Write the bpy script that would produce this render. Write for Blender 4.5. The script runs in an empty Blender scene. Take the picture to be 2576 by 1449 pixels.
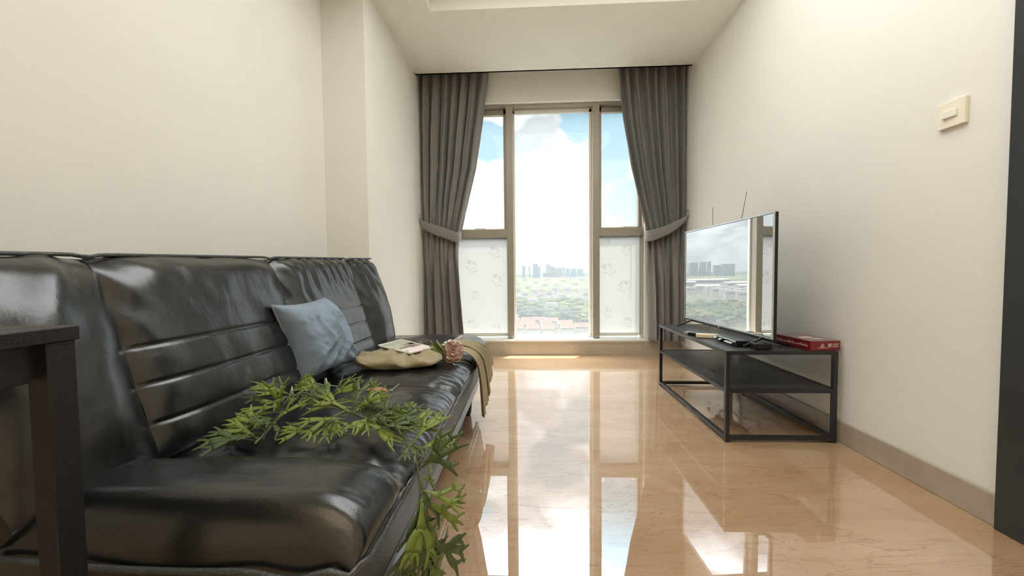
import bpy, bmesh, math, random
from math import sin, cos, pi, sqrt, exp
from mathutils import Vector, Matrix, noise
C = bpy.context.scene.collection
random.seed(7)

# ---------------------------------------------------------------- helpers
def lin(c):
    return tuple((v/12.92 if v <= .04045 else ((v+.055)/1.055)**2.4) for v in (c[0]/255, c[1]/255, c[2]/255))+(1,)
def newmat(name):
    m = bpy.data.materials.new(name); m.use_nodes = True
    nt = m.node_tree; nt.nodes.clear()
    return m, nt.nodes, nt.links
def pmat(name, col, rough=.5, metal=0., spec=.5, bump=0., bscale=50., var=0., vscale=8., sheen=0., coat=0., crough=.1, stretch=None, ior=None):
    m, N, L = newmat(name)
    out = N.new('ShaderNodeOutputMaterial'); b = N.new('ShaderNodeBsdfPrincipled')
    L.new(b.outputs[0], out.inputs[0])
    b.inputs['Base Color'].default_value = lin(col); b.inputs['Roughness'].default_value = rough
    b.inputs['Metallic'].default_value = metal; b.inputs['Specular IOR Level'].default_value = spec
    if ior: b.inputs['IOR'].default_value = ior
    if sheen: b.inputs['Sheen Weight'].default_value = sheen
    if coat: b.inputs['Coat Weight'].default_value = coat; b.inputs['Coat Roughness'].default_value = crough
    tc = N.new('ShaderNodeTexCoord'); mp = N.new('ShaderNodeMapping'); L.new(tc.outputs['Object'], mp.inputs[0])
    if stretch: mp.inputs['Scale'].default_value = stretch
    n1 = N.new('ShaderNodeTexNoise'); n1.inputs['Scale'].default_value = vscale; n1.inputs['Detail'].default_value = 3
    L.new(mp.outputs[0], n1.inputs['Vector'])
    mx = N.new('ShaderNodeMix'); mx.data_type = 'RGBA'
    a = lin([max(0, v*(1-var)) for v in col]); z = lin([min(255, v*(1+var)) for v in col])
    mx.inputs[6].default_value = a; mx.inputs[7].default_value = z
    L.new(n1.outputs[0], mx.inputs[0]); L.new(mx.outputs[2], b.inputs['Base Color'])
    if bump:
        n2 = N.new('ShaderNodeTexNoise'); n2.inputs['Scale'].default_value = bscale; n2.inputs['Detail'].default_value = 2
        L.new(mp.outputs[0], n2.inputs['Vector'])
        bp = N.new('ShaderNodeBump'); bp.inputs['Strength'].default_value = bump; bp.inputs['Distance'].default_value = .01
        L.new(n2.outputs[0], bp.inputs['Height']); L.new(bp.outputs[0], b.inputs['Normal'])
    return m
def link(name, me, mat, parent=None, smooth=False):
    o = bpy.data.objects.new(name, me); C.objects.link(o)
    if mat: 
        if not isinstance(mat, (list, tuple)): mat = [mat]
        for k in mat: me.materials.append(k)
    if smooth:
        for p in me.polygons: p.use_smooth = True
    if parent: o.parent = parent
    return o
def mk(name, verts, faces, mat, parent=None, smooth=False):
    me = bpy.data.meshes.new(name); me.from_pydata([tuple(v) for v in verts], [], faces); me.update()
    return link(name, me, mat, parent, smooth)
def tag(o, label=None, cat=None, group=None, kind=None):
    if label: o['label'] = label
    if cat: o['category'] = cat
    if group: o['group'] = group
    if kind: o['kind'] = kind
    return o
def empty(name, loc, label=None, cat=None, group=None, kind=None, rot=(0, 0, 0)):
    o = bpy.data.objects.new(name, None); C.objects.link(o); o.location = loc; o.rotation_euler = rot
    o.empty_display_size = .05
    return tag(o, label, cat, group, kind)
class MB:
    def __init__(s): s.v = []; s.f = []; s.mi = []
    def add(s, v, f, mi=0):
        n = len(s.v); s.v += [tuple(p) for p in v]; s.f += [tuple(i+n for i in q) for q in f]; s.mi += [mi]*len(f); return s
    def box(s, x0, x1, y0, y1, z0, z1, mi=0):
        v = [(x0, y0, z0), (x1, y0, z0), (x1, y1, z0), (x0, y1, z0), (x0, y0, z1), (x1, y0, z1), (x1, y1, z1), (x0, y1, z1)]
        return s.add(v, [(0, 3, 2, 1), (4, 5, 6, 7), (0, 1, 5, 4), (1, 2, 6, 5), (2, 3, 7, 6), (3, 0, 4, 7)], mi)
    def obox(s, M, sx, sy, sz, mi=0):
        v = [M @ Vector((a*sx/2, b*sy/2, c*sz/2)) for c in (-1, 1) for a, b in ((-1, -1), (1, -1), (1, 1), (-1, 1))]
        return s.add(v, [(0, 3, 2, 1), (4, 5, 6, 7), (0, 1, 5, 4), (1, 2, 6, 5), (2, 3, 7, 6), (3, 0, 4, 7)], mi)
    def tube(s, pts, r, n=8, mi=0, closed=False):
        pts = [Vector(p) for p in pts]; rs = r if isinstance(r, (list, tuple)) else [r]*len(pts)
        base = len(s.v); m = len(pts); prev = None
        for i, p in enumerate(pts):
            a = pts[max(0, i-1)]; b = pts[min(m-1, i+1)]
            if closed: a = pts[(i-1) % m]; b = pts[(i+1) % m]
            t = (b-a).normalized() if (b-a).length > 1e-9 else Vector((0, 0, 1))
            if prev is None:
                up = Vector((0, 0, 1)) if abs(t.z) < .9 else Vector((1, 0, 0))
                u = t.cross(up).normalized()
            else:
                u = (prev - t*prev.dot(t))
                u = u.normalized() if u.length > 1e-6 else t.orthogonal().normalized()
            prev = u; w = t.cross(u)
            for k in range(n):
                an = 2*pi*k/n; q = p+(u*cos(an)+w*sin(an))*rs[i]; s.v.append(tuple(q))
        rng = m if closed else m-1
        for i in range(rng):
            j = (i+1) % m
            for k in range(n):
                s.f.append((base+i*n+k, base+i*n+(k+1) % n, base+j*n+(k+1) % n, base+j*n+k)); s.mi.append(mi)
        if not closed:
            s.f.append(tuple(base+k for k in range(n))[::-1]); s.f.append(tuple(base+(m-1)*n+k for k in range(n))); s.mi += [mi, mi]
        return s
    def build(s, name, mat, parent=None, smooth=False, bevel=0, seg=2):
        o = mk(name, s.v, s.f, mat, parent, smooth)
        for p, i in zip(o.data.polygons, s.mi): p.material_index = i
        if bevel:
            bm = o.modifiers.new('b', 'BEVEL'); bm.width = bevel; bm.segments = seg; bm.limit_method = 'ANGLE'
        return o
def grid(name, nu, nv, f, mat, parent=None, closeu=False, smooth=True, caps=False):
    v = []; fc = []
    for i in range(nu+(0 if closeu else 1)):
        for j in range(nv+1): v.append(f(i/nu, j/nv))
    w = nv+1; R = nu
    for i in range(nu):
        i2 = (i+1) % nu if closeu else i+1
        for j in range(nv): fc.append((i*w+j, i2*w+j, i2*w+j+1, i*w+j+1))
    return mk(name, v, fc, mat, parent, smooth)
def lerp(a, b, t): return a+(b-a)*t
def interp(tab, x):
    # tab sorted ascending by key
    if x <= tab[0][0]: return tab[0][1]
    for (a, b), (c, d) in zip(tab, tab[1:]):
        if x <= c:
            t = (x-a)/(c-a); return b+(d-b)*t
    return tab[-1][1]
def crom(P, t):
    P = [Vector(p) for p in P]; n = len(P)-1; x = min(max(t, 0), .999999)*n; i = int(x); u = x-i
    a = P[max(i-1, 0)]; b = P[i]; c = P[i+1]; d = P[min(i+2, n)]
    return .5*((2*b)+(c-a)*u+(2*a-5*b+4*c-d)*u*u+(3*b-a-3*c+d)*u*u*u)
def nz(x, y, z=0): return noise.noise(Vector((x, y, z)))

# ---------------------------------------------------------------- materials
M = {}
def wallmat(name, col):
    return pmat(name, col, rough=.75, spec=.25, var=.012, vscale=3)
M['wall'] = wallmat('cream_paint', (230, 227, 217))
M['ceil'] = wallmat('ceiling_paint', (238, 236, 224))
M['skirt'] = pmat('taupe_stone_skirting', (170, 157, 138), rough=.32, var=.08, vscale=14, bump=.03)
M['below'] = pmat('stone_sill_wall', (174, 160, 138), rough=.5, var=.03)
M['alu'] = pmat('bronze_grey_aluminium', (156, 148, 132), rough=.4, var=.02, metal=.15)
M['alul'] = pmat('pale_frame_seal', (226, 224, 212), rough=.5)
M['sill'] = pmat('white_marble_sill', (240, 240, 234), rough=.3, var=.02)
M['leather'] = pmat('black_leather', (15, 17, 18), rough=.28, spec=.8, bump=.06, bscale=420, var=.12, vscale=20, coat=.35, crough=.24)
M['piping'] = pmat('grey_piping', (66, 68, 67), rough=.35, bump=.3, bscale=120, var=.2, vscale=60)  # lighter grey than the seat leather
M['basel'] = pmat('dark_leather_base', (58, 61, 60), rough=.42, bump=.2, bscale=200, var=.08)
M['rail'] = pmat('brushed_grey_metal', (120, 124, 124), rough=.3, metal=.7, var=.03)
M['blackpl'] = pmat('black_plastic', (14, 14, 14), rough=.35, var=.05)
M['curtain'] = pmat('grey_taupe_curtain', (128, 124, 118), rough=.85, sheen=.25, bump=.15, bscale=500, var=.04, vscale=6, spec=.2)
M['pillow'] = pmat('blue_grey_linen', (132, 148, 162), rough=.85, sheen=.2, bump=.25, bscale=420, var=.06, vscale=14, spec=.2)
M['scarf'] = pmat('khaki_satin', (152, 140, 104), rough=.5, sheen=.2, bump=.08, bscale=300, var=.06)
M['metalblk'] = pmat('black_powder_coat', (26, 27, 28), rough=.42, var=.06, bump=.05, bscale=300, coat=.2, crough=.3)
M['shelf'] = pmat('charcoal_shelf_board', (58, 60, 60), rough=.38, var=.04, spec=.7)
M['tablew'] = pmat('espresso_wood', (22, 21, 21), rough=.42, var=.18, vscale=6, stretch=(1, 8, 8), bump=.15, bscale=40)
M['silver'] = pmat('silver_trim', (205, 208, 208), rough=.25, metal=.85)
M['white'] = pmat('white_plastic', (236, 232, 218), rough=.35)
M['cream'] = pmat('ivory_switch_plastic', (238, 230, 208), rough=.4)
M['ivory'] = pmat('yellowed_remote_plastic', (222, 204, 172), rough=.4)
M['red'] = pmat('maroon_carton', (118, 22, 30), rough=.4, var=.12, vscale=12)
M['cartontop'] = pmat('brown_grey_carton_print', (128, 108, 100), rough=.35, var=.12, vscale=16)
M['ink'] = pmat('white_ink', (225, 205, 195), rough=.6)
M['darkink'] = pmat('dark_ink', (50, 24, 26), rough=.6)
M['doorfr'] = pmat('charcoal_door_frame', (44, 47, 48), rough=.4, var=.06)
M['door'] = pmat('dark_door', (30, 31, 32), rough=.4, var=.1)
M['petal'] = pmat('dusty_pink_petal', (178, 142, 128), rough=.7, var=.12, vscale=30, sheen=.2)
M['petalw'] = pmat('ivory_petal', (240, 232, 222), rough=.7, var=.05, vscale=30)
M['leaf'] = pmat('moss_green_leaf', (112, 118, 66), rough=.6, var=.2, vscale=20)
M['fern'] = pmat('staghorn_green', (104, 118, 44), rough=.45, var=.22, vscale=22, spec=.5)
M['fernd'] = pmat('staghorn_dark_green', (70, 86, 42), rough=.45, var=.2, vscale=22)
M['stem'] = pmat('green_brown_stem', (92, 96, 62), rough=.6, var=.2)
M['pale'] = pmat('pale_sage_bud', (176, 196, 172), rough=.55, var=.1, vscale=60)
M['pod'] = pmat('dry_brown_petal', (156, 118, 96), rough=.7, var=.15, vscale=50)
M['podd'] = pmat('dark_dry_petal', (84, 72, 62), rough=.7, var=.15, vscale=50)
M['twig'] = pmat('grey_twig', (160, 158, 148), rough=.6)
M['paper'] = pmat('white_paper', (238, 236, 228), rough=.6)
M['photo'] = pmat('grey_green_print', (176, 176, 158), rough=.5, var=.18, vscale=18)
M['photod'] = pmat('brown_print', (148, 130, 116), rough=.5, var=.2, vscale=40)
M['pink'] = pmat('pale_pink_print', (234, 218, 216), rough=.5)
M['gold'] = pmat('gold_wire', (190, 176, 130), rough=.25, metal=.8)
M['cable'] = pmat('grey_cable', (70, 70, 66), rough=.5)
def motifmat():
    m, N, L = newmat('grey_green_film_print')
    out = N.new('ShaderNodeOutputMaterial'); tl = N.new('ShaderNodeBsdfTranslucent'); tr = N.new('ShaderNodeBsdfTransparent'); n = N.new('ShaderNodeTexNoise'); n.inputs['Scale'].default_value = 40
    cr = N.new('ShaderNodeMapRange'); cr.inputs[3].default_value = .8; cr.inputs[4].default_value = .9; L.new(n.outputs[0], cr.inputs[0])
    tl.inputs['Color'].default_value = (.3, .34, .28, 1); tr.inputs['Color'].default_value = (1, 1, 1, 1)
    a = N.new('ShaderNodeMixShader'); L.new(cr.outputs[0], a.inputs[0]); L.new(tl.outputs[0], a.inputs[1]); L.new(tr.outputs[0], a.inputs[2]); L.new(a.outputs[0], out.inputs[0]); return m
M['motif'] = motifmat()

def leather2():
    # wrinkle bump added on top of the modelled folds
    m = M['leather']; N = m.node_tree.nodes; L = m.node_tree.links
    b = [n for n in N if n.type == 'BSDF_PRINCIPLED'][0]
    bp0 = [n for n in N if n.type == 'BUMP'][0]
    tc = [n for n in N if n.type == 'TEX_COORD'][0]
    mp = N.new('ShaderNodeMapping'); mp.inputs['Scale'].default_value = (3.5, 9, 3.5); L.new(tc.outputs['Object'], mp.inputs[0])
    n = N.new('ShaderNodeTexNoise'); n.inputs['Scale'].default_value = 2.2; n.inputs['Detail'].default_value = 3; n.inputs['Distortion'].default_value = .6
    L.new(mp.outputs[0], n.inputs['Vector'])
    bp = N.new('ShaderNodeBump'); bp.inputs['Strength'].default_value = .14; bp.inputs['Distance'].default_value = .02
    L.new(n.outputs[0], bp.inputs['Height']); L.new(bp0.outputs[0], bp.inputs['Normal']); L.new(bp.outputs[0], b.inputs['Normal'])
leather2()

def glassmat():
    m, N, L = newmat('window_glass')
    out = N.new('ShaderNodeOutputMaterial'); tr = N.new('ShaderNodeBsdfTransparent'); gl = N.new('ShaderNodeBsdfGlossy'); tl = N.new('ShaderNodeBsdfTranslucent')
    gl.inputs['Roughness'].default_value = .02; tl.inputs['Color'].default_value = (.96, 1, 1, 1)
    n = N.new('ShaderNodeTexNoise'); n.inputs['Scale'].default_value = 3
    rm = N.new('ShaderNodeMapRange'); rm.inputs[3].default_value = VEIL*.92; rm.inputs[4].default_value = VEIL*1.08; L.new(n.outputs[0], rm.inputs[0])
    a = N.new('ShaderNodeMixShader'); L.new(rm.outputs[0], a.inputs[0]); L.new(tr.outputs[0], a.inputs[1]); L.new(tl.outputs[0], a.inputs[2])
    b = N.new('ShaderNodeMixShader'); b.inputs[0].default_value = .012; L.new(a.outputs[0], b.inputs[1]); L.new(gl.outputs[0], b.inputs[2])
    L.new(b.outputs[0], out.inputs[0]); return m
VEIL = .075  # translucent share of the pane, standing in for outdoor haze and glare
M['glass'] = glassmat()
FILM = .50
def filmmat():
    m, N, L = newmat('frosted_film')
    out = N.new('ShaderNodeOutputMaterial'); tr = N.new('ShaderNodeBsdfTransparent'); tl = N.new('ShaderNodeBsdfTranslucent'); df = N.new('ShaderNodeBsdfDiffuse')
    tl.inputs['Color'].default_value = (FILM, FILM*.99, FILM*.955, 1); df.inputs['Color'].default_value = (.85, .9, .86, 1)
    n = N.new('ShaderNodeTexNoise'); n.inputs['Scale'].default_value = 1.5
    rm = N.new('ShaderNodeMapRange'); rm.inputs[3].default_value = .04; rm.inputs[4].default_value = .08; L.new(n.outputs[0], rm.inputs[0])
    a = N.new('ShaderNodeMixShader'); L.new(rm.outputs[0], a.inputs[0]); L.new(tl.outputs[0], a.inputs[1]); L.new(tr.outputs[0], a.inputs[2])
    b = N.new('ShaderNodeMixShader'); b.inputs[0].default_value = .12; L.new(a.outputs[0], b.inputs[1]); L.new(df.outputs[0], b.inputs[2])
    L.new(b.outputs[0], out.inputs[0]); return m
M['film'] = filmmat()

def floormat():
    m, N, L = newmat('polished_beige_marble')
    out = N.new('ShaderNodeOutputMaterial'); b = N.new('ShaderNodeBsdfPrincipled'); gl = N.new('ShaderNodeBsdfGlossy')
    tc = N.new('ShaderNodeTexCoord')
    mp = N.new('ShaderNodeMapping'); mp.inputs['Scale'].default_value = (1, 3.6, 1); mp.inputs['Rotation'].default_value = (0, 0, .06); L.new(tc.outputs['Object'], mp.inputs[0])
    n0 = N.new('ShaderNodeTexNoise'); n0.inputs['Scale'].default_value = 1.3; n0.inputs['Detail'].default_value = 6; L.new(mp.outputs[0], n0.inputs['Vector'])
    c0 = N.new('ShaderNodeValToRGB'); c0.color_ramp.elements[0].color = lin((180, 144, 106)); c0.color_ramp.elements[0].position = .3
    c0.color_ramp.elements[1].color = lin((198, 168, 134)); c0.color_ramp.elements[1].position = .7; L.new(n0.outputs[0], c0.inputs[0])
    # veins: thin iso-lines of distorted noise, drawn out across the room
    def veins(scale, width, dist, off):
        mp2 = N.new('ShaderNodeMapping'); mp2.inputs['Scale'].default_value = (1, 5.5, 1); mp2.inputs['Location'].default_value = (off, off, 0); mp2.inputs['Rotation'].default_value = (0, 0, .08); L.new(tc.outputs['Object'], mp2.inputs[0])
        n = N.new('ShaderNodeTexNoise'); n.inputs['Scale'].default_value = scale; n.inputs['Detail'].default_value = 5; n.inputs['Roughness'].default_value = .6; n.inputs['Distortion'].default_value = dist
        L.new(mp2.outputs[0], n.inputs['Vector'])
        s = N.new('ShaderNodeMath'); s.operation = 'SUBTRACT'; s.inputs[1].default_value = .5; L.new(n.outputs[0], s.inputs[0])
        a = N.new('ShaderNodeMath'); a.operation = 'ABSOLUTE'; L.new(s.outputs[0], a.inputs[0])
        r = N.new('ShaderNodeMapRange'); r.inputs[1].default_value = 0; r.inputs[2].default_value = width; r.inputs[3].default_value = 1; r.inputs[4].default_value = 0; L.new(a.outputs[0], r.inputs[0])
        return r
    v1 = veins(1.6, .012, .5, 0); v2 = veins(3.4, .02, .8, 7)
    mx = N.new('ShaderNodeMix'); mx.data_type = 'RGBA'; L.new(c0.outputs[0], mx.inputs[6]); mx.inputs[7].default_value = lin((148, 108, 72))
    f1 = N.new('ShaderNodeMath'); f1.operation = 'MULTIPLY'; f1.inputs[1].default_value = .62; L.new(v1.outputs[0], f1.inputs[0]); L.new(f1.outputs[0], mx.inputs[0])
    mx2 = N.new('ShaderNodeMix'); mx2.data_type = 'RGBA'; L.new(mx.outputs[2], mx2.inputs[6]); mx2.inputs[7].default_value = lin((168, 126, 88))
    f2 = N.new('ShaderNodeMath'); f2.operation = 'MULTIPLY'; f2.inputs[1].default_value = .4; L.new(v2.outputs[0], f2.inputs[0]); L.new(f2.outputs[0], mx2.inputs[0])
    # small pale flecks
    vo = N.new('ShaderNodeTexVoronoi'); vo.inputs['Scale'].default_value = 26; L.new(mp.outputs[0], vo.inputs['Vector'])
    rr = N.new('ShaderNodeMapRange'); rr.inputs[1].default_value = .05; rr.inputs[2].default_value = .14; rr.inputs[3].default_value = .3; rr.inputs[4].default_value = 0; L.new(vo.outputs['Distance'], rr.inputs[0])
    mx3 = N.new('ShaderNodeMix'); mx3.data_type = 'RGBA'; L.new(mx2.outputs[2], mx3.inputs[6]); mx3.inputs[7].default_value = lin((240, 220, 192)); L.new(rr.outputs[0], mx3.inputs[0])
    L.new(mx3.outputs[2], b.inputs['Base Color']); b.inputs['Roughness'].default_value = .35; b.inputs['Specular IOR Level'].default_value = .2
    gl.inputs['Roughness'].default_value = .0; gl.inputs['Color'].default_value = (.97, .98, 1, 1)
    fr = N.new('ShaderNodeFresnel'); fr.inputs[0].default_value = FIOR
    mm = N.new('ShaderNodeMath'); mm.operation = 'MULTIPLY'; L.new(fr.outputs[0], mm.inputs[0])
    w = N.new('ShaderNodeMapRange'); w.inputs[3].default_value = 1; w.inputs[4].default_value = .8; L.new(v1.outputs[0], w.inputs[0]); L.new(w.outputs[0], mm.inputs[1])
    ms = N.new('ShaderNodeMixShader'); L.new(mm.outputs[0], ms.inputs[0]); L.new(b.outputs[0], ms.inputs[1]); L.new(gl.outputs[0], ms.inputs[2]); L.new(ms.outputs[0], out.inputs[0])
    return m
FIOR = 3.3
M['floor'] = floormat()
def mirrorish(name, col, ior, rough, tint=(1, 1, 1, 1)):
    m, N, L = newmat(name)
    out = N.new('ShaderNodeOutputMaterial'); b = N.new('ShaderNodeBsdfPrincipled'); gl = N.new('ShaderNodeBsdfGlossy')
    b.inputs['Base Color'].default_value = lin(col); b.inputs['Roughness'].default_value = .3; gl.inputs['Roughness'].default_value = rough; gl.inputs['Color'].default_value = tint
    fr = N.new('ShaderNodeFresnel'); fr.inputs[0].default_value = ior
    ms = N.new('ShaderNodeMixShader'); L.new(fr.outputs[0], ms.inputs[0]); L.new(b.outputs[0], ms.inputs[1]); L.new(gl.outputs[0], ms.inputs[2]); L.new(ms.outputs[0], out.inputs[0])
    return m
M['screen'] = mirrorish('tv_screen_glass', (12, 13, 14), 10.0, .003)

# ---------------------------------------------------------------- room dimensions (metres, z up, y towards the window)
D, YP, ZC, R, L2, L1, P = 3.939, 3.737, 2.789, 1.553, -1.081, -1.374, 2.555
YB = -3.2          # wall behind the camera
XO0, XO1, ZO0, ZO1 = -.80, 1.185, .165, 2.59   # window opening
def struct(name, mb, mat, **k): return tag(mb.build(name, mat, **k), kind='structure')
fl = MB().box(L1-.1, R+.1, YB, D+.3, -.12, 0); struct('floor', fl, M['floor'])
struct('wall_left', MB().box(L1-.12, L1, YB, P, 0, 3.05), M['wall'])
struct('wall_pillar', MB().box(L1-.12, L2, P, D+.25, 0, 3.05), M['wall'])
struct('wall_right', MB().box(R, R+.12, YB, D+.25, 0, 3.05), M['wall'])
struct('wall_back', MB().box(L1-.12, R+.12, YB-.12, YB, 0, 3.05), M['wall'])
# window wall: around the opening
w = MB().box(L2, XO0, D, D+.25, 0, 3.05).box(XO1, R, D, D+.25, 0, 3.05).box(XO0, XO1, D, D+.25, ZO1, 3.05)
struct('wall_window', w, M['wall'])
struct('wall_under_window', MB().box(XO0, XO1, D, D+.25, 0, ZO0-.02).box(L2, XO0, D-.004, D, 0, ZO0-.02).box(XO1, R, D-.004, D, 0, ZO0-.02), M['below'])
# ceiling: dropped soffit with a tray opening and the curtain pocket
TX0, TX1, TY1, TY0, TZ = -.71, 1.47, 2.852, -.6, 2.93
c = MB().box(L1-.1, R+.1, TY1, YP, ZC, ZC+.02).box(L1-.1, TX0, TY0, TY1, ZC, ZC+.02).box(TX1, R+.1, TY0, TY1, ZC, ZC+.02).box(L1-.1, R+.1, YB, TY0, ZC, ZC+.02)
c.box(TX0-.01, TX0, TY0, TY1, ZC+.02, TZ).box(TX1, TX1+.01, TY0, TY1, ZC+.02, TZ).box(TX0, TX1, TY1, TY1+.01, ZC+.02, TZ).box(TX0, TX1, TY0-.01, TY0, ZC+.02, TZ)
c.box(L1-.1, R+.1, YB, D+.3, TZ, TZ+.05).box(L1-.1, R+.1, YP-.02, YP, ZC, TZ)
struct('ceiling', c, M['ceil'])
struct('baseboard_right', MB().box(R-.015, R, 1.292, D, 0, .107), M['skirt'], bevel=.003)
struct('baseboard_left', MB().box(L1, L1+.015, YB, P, 0, .107), M['skirt'], bevel=.003)
struct('baseboard_pillar', MB().box(L2, L2+.015, P-.015, D, 0, .107).box(L1, L2, P-.015, P, 0, .107), M['skirt'], bevel=.003)
# door at the near right
d = tag(empty('door_1', (R, .85, 0)), kind='structure')
fr = MB().box(R-.028, R+.0, 1.21, 1.292, 0, 2.2).box(R-.028, R, .36, .44, 0, 2.2).box(R-.028, R, .36, 1.292, 2.12, 2.2)
o = fr.build('door_frame', M['doorfr'], bevel=.004); o.parent = d; o.matrix_parent_inverse = Matrix.Translation((-R, -.85, 0))
def under(o, root):
    o.parent = root; o.matrix_parent_inverse = root.matrix_basis.inverted() if False else Matrix.Translation(-Vector(root.location)); return o
def sub(o, part):
    o.parent = part; o.matrix_parent_inverse = Matrix(); return o
lf = under(MB().box(R-.012, R, .44, 1.21, 0, 2.12).build('door_leaf', M['door'], bevel=.003), d)

# ---------------------------------------------------------------- window
FY0, FY1, GY = 3.985, 4.12, 4.10
win = tag(empty('window_1', ((XO0+XO1)/2, FY0, ZO0)), kind='structure')
MLx, MRx = (-.222, -.152), (.668, .738)
f = MB().box(XO0, XO1, FY0, FY1, ZO1-.022, ZO1).box(XO0, XO0+.04, FY0, FY1, ZO0, ZO1).box(XO1-.006, XO1, FY0, FY1, ZO0, ZO1)
under(f.build('window_frame', M['alu'], bevel=.002), win)
for a, b in (MLx, MRx): under(MB().box(a, b, FY0, FY1, ZO0+.004, ZO1-.02).build('mullion', M['alu'], bevel=.003), win)
TZ0, TZ1 = 1.232, 1.315
SASH = []; PANE = []
for a, b in ((XO0+.04, MLx[0]), (MRx[1], XO1-.006)):
    under(MB().box(a, b, FY0, FY1, TZ0, TZ1).build('transom', M['alu'], bevel=.003), win)
    # opening sash in the upper light
    s = MB(); t = .03
    s.box(a, b, GY-.05, GY+.01, TZ1, TZ1+.014).box(a, b, GY-.05, GY+.01, ZO1-.075, ZO1-.022).box(a, a+.03, GY-.05, GY+.01, TZ1, ZO1-.022) if b < 0 or True else None
    s.box(b-.03, b, GY-.05, GY+.01, TZ1, ZO1-.022)
    sash = under(s.build('sash', M['alu'], bevel=.003), win)
    sub(MB().box(a+.03, b-.03, GY-.045, GY-.035, ZO1-.09, ZO1-.075).build('sash_seal', M['alul']), sash)
    SASH.append(sash)
    under(MB().box(a, b, GY-.02, GY-.012, ZO0+.02, ZO0+.045).build('glazing_bead', M['alul']), win)
    # glass panes
    g = under(MB().box(a+.01, b-.01, GY, GY+.004, TZ1, ZO1-.06).build('glass_pane', M['glass']), win)
    g = under(MB().box(a, b, GY, GY+.004, ZO0+.02, TZ0).build('frosted_pane', M['film']), win)
    PANE.append(g)
    g['label'] = 'frosted lower pane with faint lily motifs'
under(MB().box(MLx[1], MRx[0], GY, GY+.004, ZO0+.02, ZO1-.04).build('glass_pane', M['glass']), win)
gb = MB().box(MLx[1], MLx[1]+.018, GY-.03, GY, ZO0+.03, ZO1-.03).box(MRx[0]-.026, MRx[0], GY-.03, GY, ZO0+.03, ZO1-.03).box(MLx[1], MRx[0], GY-.03, GY, ZO1-.065, ZO1-.022).box(MLx[1], MRx[0], GY-.03, GY, ZO0+.004, ZO0+.026)
under(gb.build('glazing_bead', M['alul'], bevel=.002), win)
under(MB().box(XO0, XO1, D-.006, FY1+.02, ZO0-.02, ZO0).build('window_sill', M['sill'], bevel=.003), win)
under(MB().box(XO0, XO1, D-.004, D+.02, ZO0-.045, ZO0-.02).build('sill_edge', M['below'], bevel=.002), win)
# stay arm and handle
sub(MB().tube([(1.06, GY-.06, TZ1+.012), (1.17, GY+.14, TZ1+.16)], .005, 6).build('stay_arm', M['alu']), SASH[1])
sub(MB().box(.98, 1.09, GY-.07, GY-.05, TZ1+.002, TZ1+.016).build('stay_bracket', M['alu'], bevel=.002), SASH[1])
sub(MB().box(-.56, -.44, GY-.07, GY-.05, TZ1+.002, TZ1+.018).build('sash_handle', M['alu'], bevel=.003), SASH[0])
# lily sprays printed on the film: one flat motif each, on the room side of the panes
def motif(cx, cz, s, rot, flip):
    m = MB(); y = GY-.0035
    def lf_(x0, z0, x1, z1, w):
        n = 7; dx, dz = x1-x0, z1-z0; L = sqrt(dx*dx+dz*dz); px, pz = -dz/L, dx/L; top = []; bot = []
        for i in range(n+1):
            t = i/n; k = w*sin(pi*t)**.8; bow = .12*L*sin(pi*t)
            top.append((x0+dx*t+px*(bow+k), z0+dz*t+pz*(bow+k))); bot.append((x0+dx*t+px*(bow-k), z0+dz*t+pz*(bow-k)))
        pts = []
        for a, b in zip(top, bot): pts += [a, b]
        return pts, [(2*i, 2*i+1, 2*i+3, 2*i+2) for i in range(n)]
    parts = [lf_(0, -.5, .1, .12, .018), lf_(0, -.5, -.12, .1, .016), lf_(.02, -.3, .42, .0, .05), lf_(-.02, -.35, -.45, -.05, .05), lf_(-.06, -.1, -.4, .22, .04), lf_(.08, 0, .36, .3, .04),
             lf_(.1, .12, .02, .42, .07), lf_(.1, .12, .18, .44, .07), lf_(.1, .12, .3, .3, .05), lf_(-.12, .1, -.26, .36, .06), lf_(-.12, .1, -.1, .4, .06)]
    for pts, fc in parts:
        v = []
        for x, z in pts:
            x *= flip; X = x*cos(rot)-z*sin(rot); Z = x*sin(rot)+z*cos(rot); v.append((cx+X*s, y, cz+Z*s))
        m.add(v, fc)
    return sub(m.build('lily_motif', M['motif']), PANE[0 if cx < 0 else 1])
for i, (x, z, s) in enumerate([(-.37, 1.08, .17), (-.62, .93, .18), (-.35, .78, .18), (-.58, .62, .13), (-.62, .3, .15), (-.36, .24, .17), (-.7, 1.17, .12),
                               (.83, 1.16, .13), (1.03, 1.08, .16), (.84, .88, .19), (1.02, .7, .17), (.84, .42, .14), (1.05, .32, .14)]):
    motif(x, z, s, random.uniform(-.35, .35), random.choice((-1, 1)))

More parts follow.
